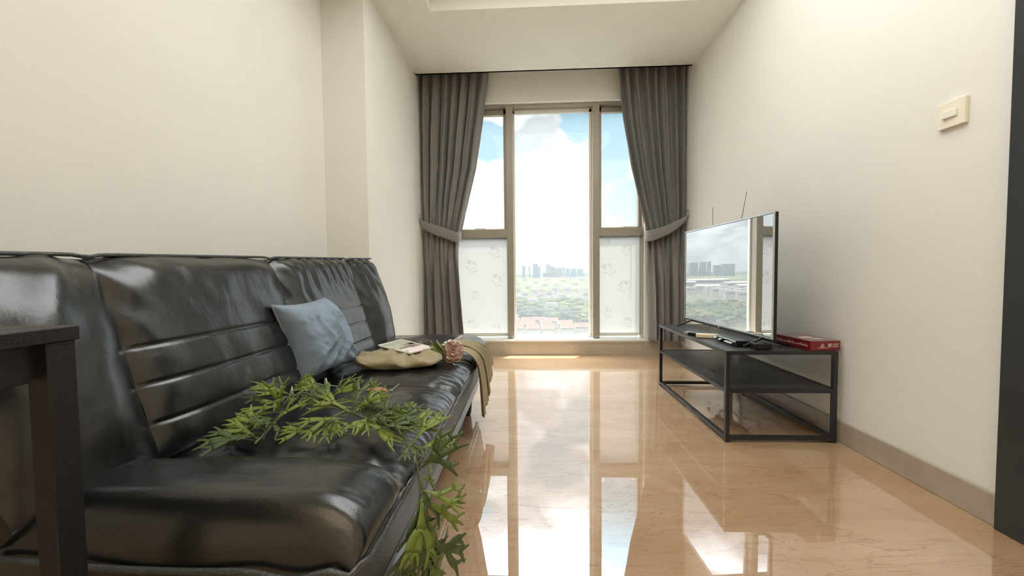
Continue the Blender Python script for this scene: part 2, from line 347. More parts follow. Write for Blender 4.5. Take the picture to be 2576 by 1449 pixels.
# ---------------------------------------------------------------- curtains
def curtain(side):
    if side < 0:
        outer = -1.058; tab = [(.17, -.655), (.29, -.66), (.65, -.687), (1.05, -.713), (1.2, -.705), (1.3, -.675), (1.52, -.618), (1.91, -.52), (2.37, -.443), (2.81, -.385)]
        lab = 'grey tied-back curtain at the left of the window, beyond the sofa end'
    else:
        outer = 1.528; tab = [(.17, 1.215), (.557, 1.205), (.948, 1.19), (1.15, 1.178), (1.22, 1.172), (1.3, 1.16), (1.491, 1.113), (1.877, 1.016), (2.336, .939), (2.81, .889)]
        lab = 'grey tied-back curtain at the right of the window, behind the television'
    root = empty('curtain', (lerp(outer, interp(tab, .2), .5), 3.83, .16), lab, 'curtain')
    ph = 1.3 if side < 0 else 4.1
    zt, zb = 2.90, .165
    def fx(u, v):
        z = lerp(zb, zt, v); inn = interp(tab, z)
        g = exp(-((z-1.25)/.28)**2)          # gathered at the tieback
        w = abs(inn-outer); amp = lerp(.052, .026, g)*(.8+.35*nz(u*5, z*.8, ph))
        n = 8.5 if z > 1.25 else lerp(8.5, 5.5, min(1, (1.25-z)/.5))
        uu = u+.03*nz(u*3+ph, z*1.1)
        top = max(0, (z-2.55)/.35)
        a = 2*pi*(7*uu)+ph+.8*nz(z*1.2, ph)+1.6*nz(u*4, ph)
        lower = max(0, min(1, (1.2-z)/.4))
        wave = lerp(sin(a)+.35*sin(2.3*a+ph)*(1-top), sin(2*pi*4.6*uu+ph)+.3*sin(2*pi*9*uu), lower)
        y = 3.838+amp*max(-1.25, min(1.25, wave))*lerp(1, .8, top) + .012*g*sin(a*2)
        x = lerp(outer, inn, uu) + .010*cos(a)*(1-top) + .004*nz(z*5, u*20)
        x = max(min(x, max(outer, inn)), min(outer, inn)) if u in (0., 1.) else x
        y = max(3.75, min(3.925, y))
        if side > 0: x = min(x, R-.012)
        else: x = max(x, L2+.008)
        return (x, y, z)
    dr = grid('drape', 200, 110, fx, M['curtain']); md = dr.modifiers.new('s', 'SOLIDIFY'); md.thickness = .0025; under(dr, root)
    # tieback band, from the wall hook round the waist
    if side < 0: pts = [(-1.072, 3.76, 1.405, .02), (-1.04, 3.765, 1.345, .04), (-.93, 3.762, 1.295, .05), (-.80, 3.76, 1.25, .052), (-.712, 3.765, 1.215, .052), (-.685, 3.82, 1.235, .045), (-.70, 3.9, 1.25, .04), (-.85, 3.93, 1.3, .04), (-1.05, 3.93, 1.38, .02)]
    else: pts = [(1.542, 3.76, 1.41, .018), (1.50, 3.765, 1.35, .03), (1.40, 3.762, 1.285, .045), (1.29, 3.76, 1.235, .052), (1.185, 3.765, 1.205, .055), (1.158, 3.82, 1.21, .05), (1.18, 3.9, 1.23, .04), (1.32, 3.93, 1.29, .04), (1.53, 3.93, 1.39, .02)]
    def bf(u, v):
        p = crom([q[:3] for q in pts], u); n = len(pts)-1; x = min(u, .9999)*n; i = int(x); h = lerp(pts[i][3], pts[i+1][3], x-i)
        return (p.x, p.y-.006*sin(pi*v), p.z+h*(2*v-1))
    tb = grid('tieback', 60, 6, bf, M['curtain']); md = tb.modifiers.new('s', 'SOLIDIFY'); md.thickness = .004; md.offset = 1; under(tb, root)
    hk = empty('tieback_hook', (pts[0][0], 3.78, 1.42), 'small metal tieback hook on the wall at the %s curtain' % ('left' if side < 0 else 'right'), 'hook')
    wx = L2 if side < 0 else R; s = -side
    under(MB().tube([(wx, 3.78, 1.445), (wx+s*.012, 3.78, 1.445)], .009, 10).build('mounting_plate', M['silver'], smooth=True), hk)
    under(MB().tube([(wx+s*.005, 3.78, 1.445), (wx+s*.02, 3.77, 1.44), (wx+s*.022, 3.76, 1.42), (wx+s*.016, 3.75, 1.40), (wx+s*.01, 3.745, 1.41)], .003, 6).build('hook', M['silver'], smooth=True), hk)
curtain(-1); curtain(1)

# ---------------------------------------------------------------- sofa
sofa = empty('sofa_bed', (-.66, 1.56, 0), 'long black leather sofa bed with tufted panels along the left wall', 'sofa')
YS = [.60, .86, 1.50, 2.15, 2.50]
def seat_panel(k):
    y0, y1 = YS[k], YS[k+1]; end = k in (0, 3)
    crown = (.468 if k == 0 else .462) if end else .432
    prof = [(-.93, .34), (-.945, .37), (-.93, .40), (-.88, .425), (-.78, .43), (-.6, .435), (-.45, .432), (-.37, .425), (-.315, .408), (-.29, .385), (-.292, .362), (-.305, .345)]
    def f(u, v):
        p = crom([(a, 0, b) for a, b in prof], v); x, z = p.x, p.z
        t = u; e = 1-abs(2*t-1)**(2.6 if end else 5)
        if k == 0: e = 1-(abs(2*t-1)**2.6 if t > .5 else 0)
        if k == 3 and t > .5: e = 1.
        y = lerp(y0, y1, t)
        up = min(1, max(0, (z-.33)/.09))
        body = (crown-.43)*e
        z2 = z+up*(body - .035*(1-e)**1.2)
        rd = 1.
        if k == 0 and t < .25: rd = sqrt(max(0, 1-(1-t/.25)**2))
        if k == 3 and t > .80: rd = sqrt(max(0, 1-((t-.80)/.20)**2))
        z2 = .345+(z2-.345)*(.0+rd)
        # front roll wrinkles
        fr = exp(-((x+.33)/.06)**2)
        rg_ = (1-abs(nz(y*26, x*5, 3.3))*3.2)
        z2 += up*fr*(.0035*rg_*(.6+.8*nz(y*5, 9.1))+.0022*nz(y*55, x*14))
        z2 += up*.004*nz(x*9, y*14, k)+up*.005*nz(x*4, y*5, k+3)
        # gathers fanning from the seams
        for s_, d_ in ((y0, y-y0), (y1, y1-y)):
            if d_ < .22 and s_ not in (YS[0], YS[4]): z2 += up*.006*exp(-d_/.08)*nz(x*24, d_*12, s_*9)*(.6+1.2*fr)
        # stitched lines across the middle panels
        if not end:
            for xs in (-.80, -.68, -.56):
                if .10 < t < .90: z2 -= up*.008*exp(-((x-xs)/.006)**2)*min(1, (t-.1)*10, (.9-t)*10)
        sv = max(0, min(1, (v-.5)/.4)); sv = sv*sv*(3-2*sv)
        x2 = x+.006*e*sv+fr*.003*nz(y*40, 2.2)
        x2 -= .006*(1-e)*sv
        x2 = x2 - .018*(1-rd)*sv
        return (x2, y, z2)
    nu = int((y1-y0)*260); o = grid('seat_cushion', nu, 110, f, M['leather']); under(o, sofa)
for k in range(4): seat_panel(k)
pip = []
for i in range(25):
    t = i/24; x = lerp(-.93, -.33, t); pip.append((x, .592-.004*sin(t*9), .372+.008*sin(t*7+1)-.018*exp(-((t-.9)/.09)**2)))
pip += [(-.30, .596, .362), (-.287, .612, .372)]
for i in range(90):
    y = lerp(.64, 2.47, i/89); pip.append((-.284+.004*nz(y*3, 1), y, .362+.006*nz(y*4, 2)+.002*sin(y*60)))
pip += [(-.288, 2.495, .372), (-.31, 2.51, .39), (-.36, 2.515, .40), (-.6, 2.515, .41), (-.9, 2.515, .40)]
under(MB().tube(pip, .0055, 8).build('seat_piping', M['piping'], smooth=True), sofa)
# backrest panels
def ztop(y): return .884+.03*y
def back_panel(k):
    y0, y1 = YS[k], YS[k+1]; end = k in (0, 3)
    y1 = y1 if k < 3 else 2.49
    def f(u, v):
        y = lerp(y0, y1, u); t = u; zt = ztop(y)
        e = 1-abs(2*t-1)**(2.4 if end else 6)
        # base profile bottom -> top -> over the back
        pr = [(-.895, .395), (-.868, .43), (-.885, .50), (-.915, .60), (-.945, .70), (-.975, .80), (-1.0, zt-.045), (-1.028, zt-.012), (-1.05, zt), (-1.068, zt-.02), (-1.072, zt-.1)]
        p = crom([(a, 0, b) for a, b in pr], v); x, z = p.x, p.z
        s = max(0, min(1, (z-.42)/(zt-.42)))
        bulge = (.030 if end else .026)*sin(pi*min(1, s*.9+.1))**.6
        if end: bulge = .048*sin(pi*s)**.7
        grow = bulge*e - .028*(1-e)*(1 if v < .8 else .3)
        if not end and s < .6:
            # tufted channels: rows between stitched lines
            for zs in (.69, .60, .507):
                grow -= .009*exp(-((z-zs)/.0035)**2)*min(1, e*3)
            rows = [.43, .507, .60, .69]
            for a, b in zip(rows, rows[1:]):
                if a < z < b: grow += .003*sin(pi*(z-a)/(b-a))*e
        # gathers under the top edge and from the seams
        if s > .5 and v < .86:
            for sy, dd in ((y0, y-y0), (y1, y1-y)):
                if sy > .7 and sy < 2.3:
                    a = exp(-dd/.09); grow += .006*a*sin((z*55+dd*60)+sy*4)*(s-.3)
            if k >= 2: grow += .009*(s-.4)*sin(y*78+3*nz(y*8, z*6)+z*14)*e*exp(-((s-.86)/.2)**2)
        if end: grow += .007*sin(z*24+(y-y0 if k == 3 else y1-y)*55)*exp(-((s-.8)/.22)**2)*e
        grow += .006*nz(y*5, z*6, k*3.)+.003*nz(y*14, z*16, k)
        nx, nzz = .93, .35
        if v > .75: nx, nzz = lerp(.93, -.4, (v-.75)/.25), .8
        yy = y
        if k == 3: yy += .035*sin(pi*s)*t*t
        if k == 0: yy -= .035*sin(pi*s)*(1-t)**2
        return (x+nx*grow, yy, z+nzz*grow*(0.4 if v < .75 else 1))
    nu = int((y1-y0)*230); o = grid('back_cushion', nu, 190, f, M['leather']); under(o, sofa)
    if end:
        uu = 0. if k == 0 else 1.
        edge = [f(uu, j/80) for j in range(81)]
        def g(u, v):
            q = edge[int(v*80+.5)]; return (lerp(q[0], -1.075, u), q[1]+(1 if k == 3 else -1)*.02*sin(pi*u*.5)*(0 if v in (0., 1.) else 1), q[2])
        under(grid('back_side', 8, 80, g, M['leather']), sofa)
for k in range(4): back_panel(k)
tp = []
for i in range(100):
    y = lerp(.60, 2.49, i/99); dip = sum(.006*exp(-((y-s)/.02)**2) for s in YS[1:4]); tp.append((-1.044, y, ztop(y)+.0035-dip))
under(MB().tube(tp, .0048, 8).build('back_piping', M['piping'], smooth=True), sofa)
bf = MB().add([(-1.075, .62, .18), (-.93, .62, .18), (-.93, .62, .40), (-1.03, .62, .86), (-1.075, .62, .86)] + [(-1.075, 2.48, .18), (-.93, 2.48, .18), (-.93, 2.48, .40), (-1.03, 2.48, .86), (-1.075, 2.48, .86)],
              [(0, 1, 2, 3, 4), (9, 8, 7, 6, 5), (0, 5, 6, 1), (1, 6, 7, 2), (2, 7, 8, 3), (3, 8, 9, 4), (4, 9, 5, 0)])
under(bf.build('backrest_frame', M['basel']), sofa)
def basef(u, v):
    prof = [(-.93, .35), (-.31, .352), (-.305, .34), (-.318, .25), (-.33, .185), (-.335, .178), (-.93, .178)]
    p = crom([(a, 0, b) for a, b in prof], v) if False else None
    n = len(prof)-1; x = min(v, .9999)*n; i = int(x); q = [lerp(prof[i][j], prof[i+1][j], x-i) for j in (0, 1)]
    y = lerp(.612, 2.49, u); return (q[0]+.003*nz(y*6, q[1]*8), y, q[1])
under(grid('seat_base', 120, 36, basef, M['basel']), sofa)
under(MB().add([(-.93, .612, .178), (-.335, .612, .178), (-.318, .612, .25), (-.305, .612, .34), (-.93, .612, .35)], [(0, 1, 2, 3, 4)]).build('base_end', M['basel']), sofa)
under(MB().add([(-.93, 2.49, .178), (-.335, 2.49, .178), (-.318, 2.49, .25), (-.305, 2.49, .34), (-.93, 2.49, .35)], [(4, 3, 2, 1, 0)]).build('base_end', M['basel']), sofa)
under(MB().box(-.352, -.330, .63, 2.44, .135, .176).box(-.352, -.336, .63, 2.44, .108, .132).build('front_rail', M['rail'], bevel=.004), sofa)
for x, y in ((-.38, 2.27), (-.38, .80), (-.98, 2.27), (-.98, .80)):
    under(MB().tube([(x, y, 0), (x, y, .02), (x, y, .135)], [.022, .026, .036], 16).build('leg', M['blackpl'], smooth=True), sofa)

# ---------------------------------------------------------------- pillow
def bl(A, B, Cc, E, u, v):   # A top-left B top-right C bottom-right E bottom-left
    return (A*(1-u)+B*u)*(1-v)+(E*(1-u)+Cc*u)*v
pA, pB, pC, pE = Vector((-.925, 1.325, .752)), Vector((-.93, 1.70, .755)), Vector((-.80, 1.695, .462)), Vector((-.872, 1.385, .445))
pn = ((pB-pA).cross(pE-pA)).normalized()
if pn.x < 0: pn = -pn
pil = empty('throw_pillow', (-.87, 1.53, .44), 'crumpled blue-grey square throw pillow leaning on the black sofa back', 'pillow')
def pf(sgn):
    def f(u, v):
        a, b = 2*u-1, 2*v-1
        # pinch sides inward between corners
        uu = .5+.5*a*(1-.10*(1-b*b)); vv = .5+.5*b*(1-.09*(1-a*a))
        p = bl(pA, pB, pC, pE, uu, vv)
        h = ((1-a**4)*(1-b**4))**.55
        th = (.092 if sgn > 0 else .035)
        d = th*h*(1+.15*nz(u*3, v*3, 1))
        # creases running down from the top corners
        cr = .013*(1-2*abs(sin((u*1.1+v*.5)*11+3.2*nz(u*2.5, v*2.5, 2))))*max(0, 1-abs(u+v*.25-.7)*2.2)*h
        cr += .005*sin((u-v)*30)*max(0, 1-((u-.9)**2+(v-.9)**2)*9)+.012*nz(u*5, v*6, 5)*h+.004*nz(u*16, v*14, 8)*h
        return tuple(p+pn*sgn*d+pn*cr*(1 if sgn > 0 else .3))
    return f
po = bmesh.new()
vs = {}
n = 70
for sg in (1, -1):
    F = pf(sg)
    for i in range(n+1):
        for j in range(n+1):
            if sg < 0 and (i in (0, n) or j in (0, n)): vs[(sg, i, j)] = vs[(1, i, j)]
            else: vs[(sg, i, j)] = po.verts.new(F(i/n, j/n))
for sg in (1, -1):
    for i in range(n):
        for j in range(n):
            q = [vs[(sg, i, j)], vs[(sg, i+1, j)], vs[(sg, i+1, j+1)], vs[(sg, i, j+1)]]
            po.faces.new(q if sg < 0 else q[::-1])
me = bpy.data.meshes.new('cover'); po.to_mesh(me); po.free()
under(link('cover', me, M['pillow'], smooth=True), pil)
F = pf(1); rim = [F(i/n, 0) for i in range(n)]+[F(1, i/n) for i in range(n)]+[F(1-i/n, 1) for i in range(n)]+[F(0, 1-i/n) for i in range(n)]
under(MB().tube(rim, .0026, 6, closed=True).build('seam_piping', M['pillow'], smooth=True), pil)

# ---------------------------------------------------------------- khaki shawl
sh = empty('shawl', (-.6, 1.75, .43), 'khaki satin shawl bundled on the sofa seat, its end draped over the front edge', 'shawl')
def shf(u, v):
    a = 2*pi*u; b = pi*(v-.5)
    cx, cy, cz = -.605, 1.735, .455
    rx, ry, rz = .20, .125, .036
    ca, sa = cos(a), sin(a); cb, sb = cos(b), sin(b)
    ex = abs(ca)**.8*(1 if ca > 0 else -1); ey = abs(sa)**.8*(1 if sa > 0 else -1)
    x = rx*ex*abs(cb)**.8; y = ry*ey*abs(cb)**.8; z = rz*(abs(sb)**.9*(1 if sb > 0 else -1))
    q1 = x*30-y*46+z*70+2.6*nz(x*8, y*8, z*9); q2 = x*48+y*60+3*nz(x*6, y*10, 3)
    fold = .016*(1-2*abs(sin(q1*.6)))*.6+.008*(1-2*abs(sin(q2*.5)))
    k = 1+fold*3.5*abs(cb); z2 = z+fold*lerp(.3, 1.2, .5+.5*sb)*(1-.5*max(0, sb)**3)
    rot = .12; X = x*k*cos(rot)-y*k*sin(rot); Y = x*k*sin(rot)+y*k*cos(rot)
    return (cx+X, cy+Y, max(.434, cz+z2+.012))
under(grid('bundle', 110, 44, shf, M['scarf'], closeu=True), sh)
def dpf(layer):
    path = [(-.44, 0, .462), (-.38, 0, .468), (-.325, 0, .455), (-.285, 0, .425), (-.268, 0, .37), (-.262, 0, .28), (-.26, 0, .18), (-.26, 0, .1)]
    def f(u, v):
        L = 1. if layer == 0 else .72
        if layer == 0: L = lerp(1.0, .93, u)+.03*sin(u*9)
        else: L = lerp(.9, .72, u)+.03*sin(u*13)
        p = crom(path, v*L*.999)
        y0 = lerp(1.84, 1.94, v) if layer == 0 else lerp(1.90, 2.14, v)
        y1 = lerp(1.98, 2.16, v) if layer == 0 else lerp(2.02, 2.44, v)
        y = lerp(y0, y1, u)
        fold = (.011 if layer == 0 else .012)*sin(2*pi*u*(4 if layer == 0 else 6)+v*1.5)*(.5+.5*v)
        off = fold*.8+.006+layer*.006
        k = min(1, max(0, (v-.3)*4))
        return (p.x+off*k+.01*k*v, y+.01*sin(v*7+u*3), p.z+off*(1-k)+.004)
    return f
for l in (0, 1):
    o = grid('draped_end', 70, 50, dpf(l), M['scarf']); md = o.modifiers.new('s', 'SOLIDIFY'); md.thickness = .002; under(o, sh)

# ---------------------------------------------------------------- printed card on the shawl
cd = empty('booklet', (-.6, 1.83, .505), 'thin printed booklet lying on the khaki shawl', 'booklet')
c0, c1, c2, c3 = Vector((-.752, 1.848, .507)), Vector((-.687, 2.013, .507)), Vector((-.459, 1.796, .507)), Vector((-.53, 1.663, .507))
def cq(u, v, dz=0): q = (c0*(1-u)+c3*u)*(1-v)+(c1*(1-u)+c2*u)*v; return (q.x, q.y, q.z+dz-.006*sin(pi*u)*0)
def cquad(u0, u1, v0, v1, z0, z1):
    v = [cq(u0, v0, z0), cq(u1, v0, z0), cq(u1, v1, z0), cq(u0, v1, z0), cq(u0, v0, z1), cq(u1, v0, z1), cq(u1, v1, z1), cq(u0, v1, z1)]
    return v, [(0, 3, 2, 1), (4, 5, 6, 7), (0, 1, 5, 4), (1, 2, 6, 5), (2, 3, 7, 6), (3, 0, 4, 7)]
under(MB().add(*cquad(0, 1, 0, 1, 0, .0015)).build('cover_page', M['paper']), cd)
under(MB().add(*cquad(.06, 1.0, -.015, .97, -.004, -.001)).build('back_page', M['paper']), cd)
under(MB().add(*cquad(.05, .70, .04, .96, .0015, .0018)).build('printed_picture', M['photo']), cd)
under(MB().add(*cquad(.42, .72, .5, .93, .0018, .0021)).add(*cquad(.3, .5, .72, .9, .0018, .0021)).build('picture_detail', M['photod']), cd)
under(MB().add(*cquad(.74, .97, .04, .96, .0015, .0018)).build('pink_band', M['pink']), cd)
wr = MB(); wr2 = MB()
for i in range(9):
    v = .12+.075*i; pts = [Vector(cq(.62+.04*sin(j*2.1+i), v+.012*j, .0024)) for j in range(5)]; wr2.tube(pts, .0008, 4)
for i in range(6):
    v = .3+.09*i; wr.tube([cq(.33+.02*sin(i), v, .0024), cq(.36, v+.03, .0024), cq(.33, v+.055, .0024)], .0012, 4)
under(wr2.build('script_lettering', M['photod']), cd); under(wr.build('white_lettering', M['paper']), cd)

# ---------------------------------------------------------------- eyeglasses
eg = empty('eyeglasses', (-.6, 2.1, .45), 'thin wire-rimmed eyeglasses on the sofa seat behind the booklet', 'eyeglasses')
def ring(cx, cy, cz, a, b, t): return [(cx+a*cos(2*pi*i/24), cy+.25*b*sin(2*pi*i/24), cz+b*sin(2*pi*i/24)) for i in range(24)]
for cx in (-.625, -.565): under(MB().tube(ring(cx, 2.09, .463, .026, .021, 0), .0012, 6, closed=True).build('lens_rim', M['gold'], smooth=True), eg)
under(MB().tube([(-.599, 2.09, .466), (-.595, 2.085, .47), (-.591, 2.09, .466)], .0012, 6).build('bridge', M['gold']), eg)
under(MB().tube([(-.539, 2.09, .466), (-.53, 2.06, .464), (-.50, 2.0, .458), (-.49, 1.98, .45)], .0016, 6).build('temple_arm', M['gold']), eg)
under(MB().tube([(-.651, 2.09, .466), (-.655, 2.12, .462), (-.65, 2.18, .452)], .0016, 6).build('temple_arm', M['gold']), eg)

# ---------------------------------------------------------------- artificial flower
fw = empty('artificial_flower', (-.38, 1.82, .43), 'dusty pink artificial peony with moss green leaves beside the booklet', 'flower')
ctr = Vector((-.365, 1.80, .49))
axis = Vector((.25, -.75, .35)).normalized()
def frame(ax):
    ax = ax.normalized(); u = ax.cross(Vector((0, 0, 1))).normalized(); w_ = ax.cross(u); return u, w_
def petal(c, ax, az, tilt, ln, wd, mat, name='petal', cup=.5, seed=0):
    u, w_ = frame(ax); rad = u*cos(az)+w_*sin(az); tan = ax.cross(rad)
    dirv = (rad*sin(tilt)+ax*cos(tilt)); nor = (rad*cos(tilt)-ax*sin(tilt))
    def f(a, b):
        s = a; wdt = wd*(sin(pi*min(1, s*.78+.08))**.7); q = 2*b-1
        ruffle = .10*ln*sin(q*7+seed*3)*s*s*.5
        p = c+dirv*(ln*s)+tan*(wdt*q)-nor*(cup*ln*(s*s*.35))*-1+nor*(-cup*wd*q*q*.6*(1))+nor*ruffle+dirv*(-.12*ln*q*q*s)
        return tuple(p)
    o = grid(name, 10, 10, f, mat); md = o.modifiers.new('s', 'SOLIDIFY'); md.thickness = .0012; return under(o, fw)
rnd = random.Random(3)
for ringi, (nn, tilt, ln, wd) in enumerate([(4, .25, .030, .014), (6, .6, .04, .02), (8, 1.05, .05, .026), (8, 1.5, .056, .03)]):
    for i in range(nn):
        petal(ctr-axis*.02, axis, 2*pi*i/nn+ringi*.4+rnd.uniform(-.2, .2), tilt+rnd.uniform(-.15, .15), ln*rnd.uniform(.9, 1.1), wd, M['petal'], cup=rnd.uniform(.3, .9), seed=i+ringi)
for i in range(5):
    petal(ctr-axis*.028, axis, -.6-i*.42, 1.45, .062, .022, M['petalw'], 'outer_petal', .3, i)
for i, (dx, dy, dz, L_) in enumerate([(-.6, .1, .35, .09), (-.8, -.1, .05, .10), (-.5, .4, .6, .085), (-.7, .2, -.1, .09), (-.9, -.3, .3, .07), (-.3, -.1, .7, .06), (-.6, -.5, .1, .07)]):
    petal(ctr+Vector((-.03, .01, -.012)), Vector((dx, dy, dz)), i*1.3, .35, L_*1.15, .03, M['leaf'], 'leaf', .8, i)
sp = []
for i in range(60):
    t = i/59; sp.append(tuple(ctr+Vector((.0, .0, .035))+Vector((.035, .05, .03))*t+Vector((cos(t*42), 0, sin(t*42)))*(.008*(1-t)+.003)))
under(MB().tube(sp, .0016, 5).build('curled_tendril', M['petalw'], smooth=True), fw)
under(MB().tube([tuple(ctr-axis*.02), (-.43, 1.88, .46), (-.52, 1.98, .448)], .003, 6).build('stem', M['stem'], smooth=True), fw)

# ---------------------------------------------------------------- staghorn fern garland
fg = empty('fern_garland', (-.5, 1.0, .43), 'artificial staghorn fern garland strewn over the sofa seat and hanging off its front', 'garland')
pathB = [(-.698, 1.252, .475), (-.65, 1.181, .478), (-.598, 1.102, .478), (-.516, 1.033, .478), (-.424, .977, .474), (-.347, .93, .47), (-.289, .89, .45), (-.262, .862, .40), (-.25, .838, .34), (-.244, .845, .25), (-.243, .86, .15), (-.243, .875, .06)]
pathA = [(-.698, 1.252, .475), (-.715, 1.165, .485), (-.735, 1.11, .48), (-.698, 1.014, .465), (-.673, .93, .46), (-.667, .88, .452)]
pathC = [(-.516, 1.033, .478), (-.54, .97, .47), (-.56, .92, .452)]
for i, p in enumerate((pathB, pathA, pathC)):
    under(MB().tube([crom(p, t/60) for t in range(61)], .0028, 6).build('stem', M['stem'], smooth=True), fg)
def antler(seed, depth=2):
    rr = random.Random(seed); m = MB()
    def strip(p0, d0, w0, w1, L_, bend, lev, z0):
        n = 6; pts = []; p = Vector(p0); a = d0
        for i in range(n+1):
            t = i/n; w_ = lerp(w0, w1, t**(1.9 if lev == 0 else 1)); nx, ny = cos(a), sin(a)
            zz = z0
            pts.append((p.x, p.y, a, w_)); p = p+Vector((-sin(a), cos(a), 0))*(L_/n); a += bend/n
        v = []
        for x, y, an, w_ in pts:
            dr = -.0-3.0*(y*y); cup = .12*w_
            v += [(x-cos(an)*w_, y-sin(an)*w_, dr+cup), (x, y, dr), (x+cos(an)*w_, y+sin(an)*w_, dr+cup)]
        fc = []
        for i in range(n): fc += [(3*i, 3*i+1, 3*i+4, 3*i+3), (3*i+1, 3*i+2, 3*i+5, 3*i+4)]
        m.add(v, fc)
        ex, ey, ea, ew = pts[-1]
        if lev < depth:
            k = rr.choice((2, 3, 3)) if lev == 0 else rr.choice((2, 2, 3))
            for j in range(k):
                off = (j-(k-1)/2); aa = ea+off*((1.15 if k == 2 else .78) if lev == 0 else (1.2 if k == 2 else .8))*rr.uniform(.75, 1.2)
                last = lev == depth-1
                l2 = L_*(rr.uniform(.55, .75) if not last else rr.uniform(.55, .85))
                strip((ex+off*-.4*ew, ey, 0), aa, ew*(.52 if lev == 0 else .5), .0018 if last else ew*rr.uniform(.75, 1.0), l2, off*-.6+rr.uniform(-.25, .25), lev+1, z0)
    strip((0, 0, 0), 0, .0010, .0100, .054, rr.uniform(-.25, .25), 0, 0)
    me = bpy.data.meshes.new('fern_leaf'); me.from_pydata(m.v, [], m.f); me.update()
    for p in me.polygons: p.use_smooth = True
    return me
variants = []
for s in range(7):
    me = antler(20+s); me.materials.append(M['fern'] if s % 3 else M['fernd']); variants.append(me)
def leaf(i, pos, d, up, sc):
    d = Vector(d).normalized(); up = Vector(up); x = d.cross(up).normalized(); z = x.cross(d)
    Mx = Matrix(((x.x, d.x, z.x, pos[0]), (x.y, d.y, z.y, pos[1]), (x.z, d.z, z.z, pos[2]), (0, 0, 0, 1)))
    o = bpy.data.objects.new('leaf', variants[i % 7]); C.objects.link(o)
    if i >= 0:
        md = o.modifiers.new('s', 'SOLIDIFY'); md.thickness = .0009
    o.parent = fg; o.matrix_parent_inverse = Matrix.Translation(-Vector(fg.location)); o.matrix_basis = Mx @ Matrix.Scale(sc, 4)
    return o
rg = random.Random(11); li = 0
for i in range(34):    # over the seat and the front edge
    t = .05+.95*i/34
    p = crom(pathB, t)
    if p.z > .43:
        ang = rg.uniform(0, 2*pi); el = rg.uniform(.1, .75)
        dv = Vector((cos(ang)*cos(el)*.9+.12, sin(ang)*cos(el)*.8-.15, sin(el)))
        leaf(li, p+Vector((0, 0, .002)), dv, (rg.uniform(-.5, .5)+.2, -.7, 1), rg.uniform(.72, 1.05))
    elif p.z > .36:
        dv = Vector((rg.uniform(.3, 1), rg.uniform(-.6, .9), rg.uniform(-.5, .5)))
        leaf(li, p, dv, (.6, -.6, .5), rg.uniform(.85, 1.15))
    else:
        dv = Vector((rg.uniform(-.08, .45), rg.uniform(-.55, .55), rg.uniform(-1.2, -.5)))
        leaf(li, p, dv, (.8, -.6, .2), rg.uniform(.95, 1.3))
    li += 1
for i in range(16):
    p = crom(pathB, .66+.34*i/16); dv = Vector((rg.uniform(-.15, .7), rg.uniform(-.8, .7), rg.uniform(-1.1, -.2)))
    leaf(li, p, dv, (.8, -.6, .3), rg.uniform(.9, 1.35)); li += 1
for i in range(16):
    p = crom(pathB, .16+.34*i/16); ang = rg.uniform(-.6, 3.6); el = rg.uniform(.0, .7)
    leaf(li, p+Vector((rg.uniform(-.03, .03), rg.uniform(-.03, .02), .004)), (cos(ang)*cos(el), sin(ang)*cos(el)*.8-.2, sin(el)), (.1, -.6, 1), rg.uniform(.75, 1.0)); li += 1
for i in range(22):
    t = .30+.70*i/22; p = crom(pathA, t)
    dv = Vector((rg.uniform(-.7, .35), rg.uniform(-1, .1), rg.uniform(.0, .4)))
    if i > 13: dv = Vector((rg.uniform(-1, .4), rg.uniform(-.45, .1), rg.uniform(.05, .35)))
    leaf(li, p+Vector((0, 0, .004)), dv, (rg.uniform(-.3, .6), -.5, 1), rg.uniform(.75, 1.0)); li += 1
for i in range(6):
    p = crom(pathC, .3+.7*i/6); leaf(li, p, (rg.uniform(-.9, .5), rg.uniform(-.7, .3), rg.uniform(.0, .35)), (.2, -.5, 1), .75); li += 1
for p0, d0 in (((-.745, 1.13, .478), (.02, 0, .04)), ((-.69, 1.235, .48), (.015, .0, .035))):
    pts = [Vector(p0)+Vector(d0)*t+Vector((.006*sin(t*5), 0, 0)) for t in (0, .3, .6, 1)]
    under(MB().tube(pts, [.006, .007, .004, .001], 8).build('bud', M['pale'], smooth=True), fg)
# dried flower twig
tw = empty('dried_flower_twig', (-.6, 1.23, .43), 'dried twig with papery brown seed heads lying above the fern by the pillow', 'dried flower')
under(MB().tube([(-.737, 1.195, .485), (-.70, 1.21, .492), (-.665, 1.217, .495), (-.60, 1.224, .484), (-.545, 1.231, .472), (-.494, 1.226, .47), (-.456, 1.228, .475), (-.447, 1.278, .482)], .0016, 6).build('stem', M['twig'], smooth=True), tw)
def pod(c, ax, L_, w_, h_, mat, rot, name='seed_head'):
    ax = Vector(ax).normalized(); u = ax.cross(Vector((0, 0, 1))).normalized(); w2 = u.cross(ax)
    def f(a, b):
        t = a*2-1; r = (1-abs(t)**2.2)**.6; an = rot+b*pi*1.25
        fac = 1+.14*(1 if int(b*6) % 2 else -1)
        return tuple(Vector(c)+ax*(t*L_)+u*cos(an)*w_*r*fac+w2*sin(an)*h_*r*fac)
    o = grid(name, 14, 12, f, mat, smooth=False); md = o.modifiers.new('s', 'SOLIDIFY'); md.thickness = .0012; return under(o, tw)
pod((-.715, 1.222, .487), (1, .1, .05), .032, .014, .012, M['podd'], -.3)
pod((-.505, 1.222, .475), (1, .0, .0), .038, .016, .011, M['pod'], -.2)
pod((-.478, 1.195, .463), (1, -.1, .0), .026, .014, .012, M['pod'], 2.6)
under(MB().tube([(-.46, 1.226, .474), (-.452, 1.228, .474)], [.006, .004], 10).build('bud', M['twig'], smooth=True), tw)

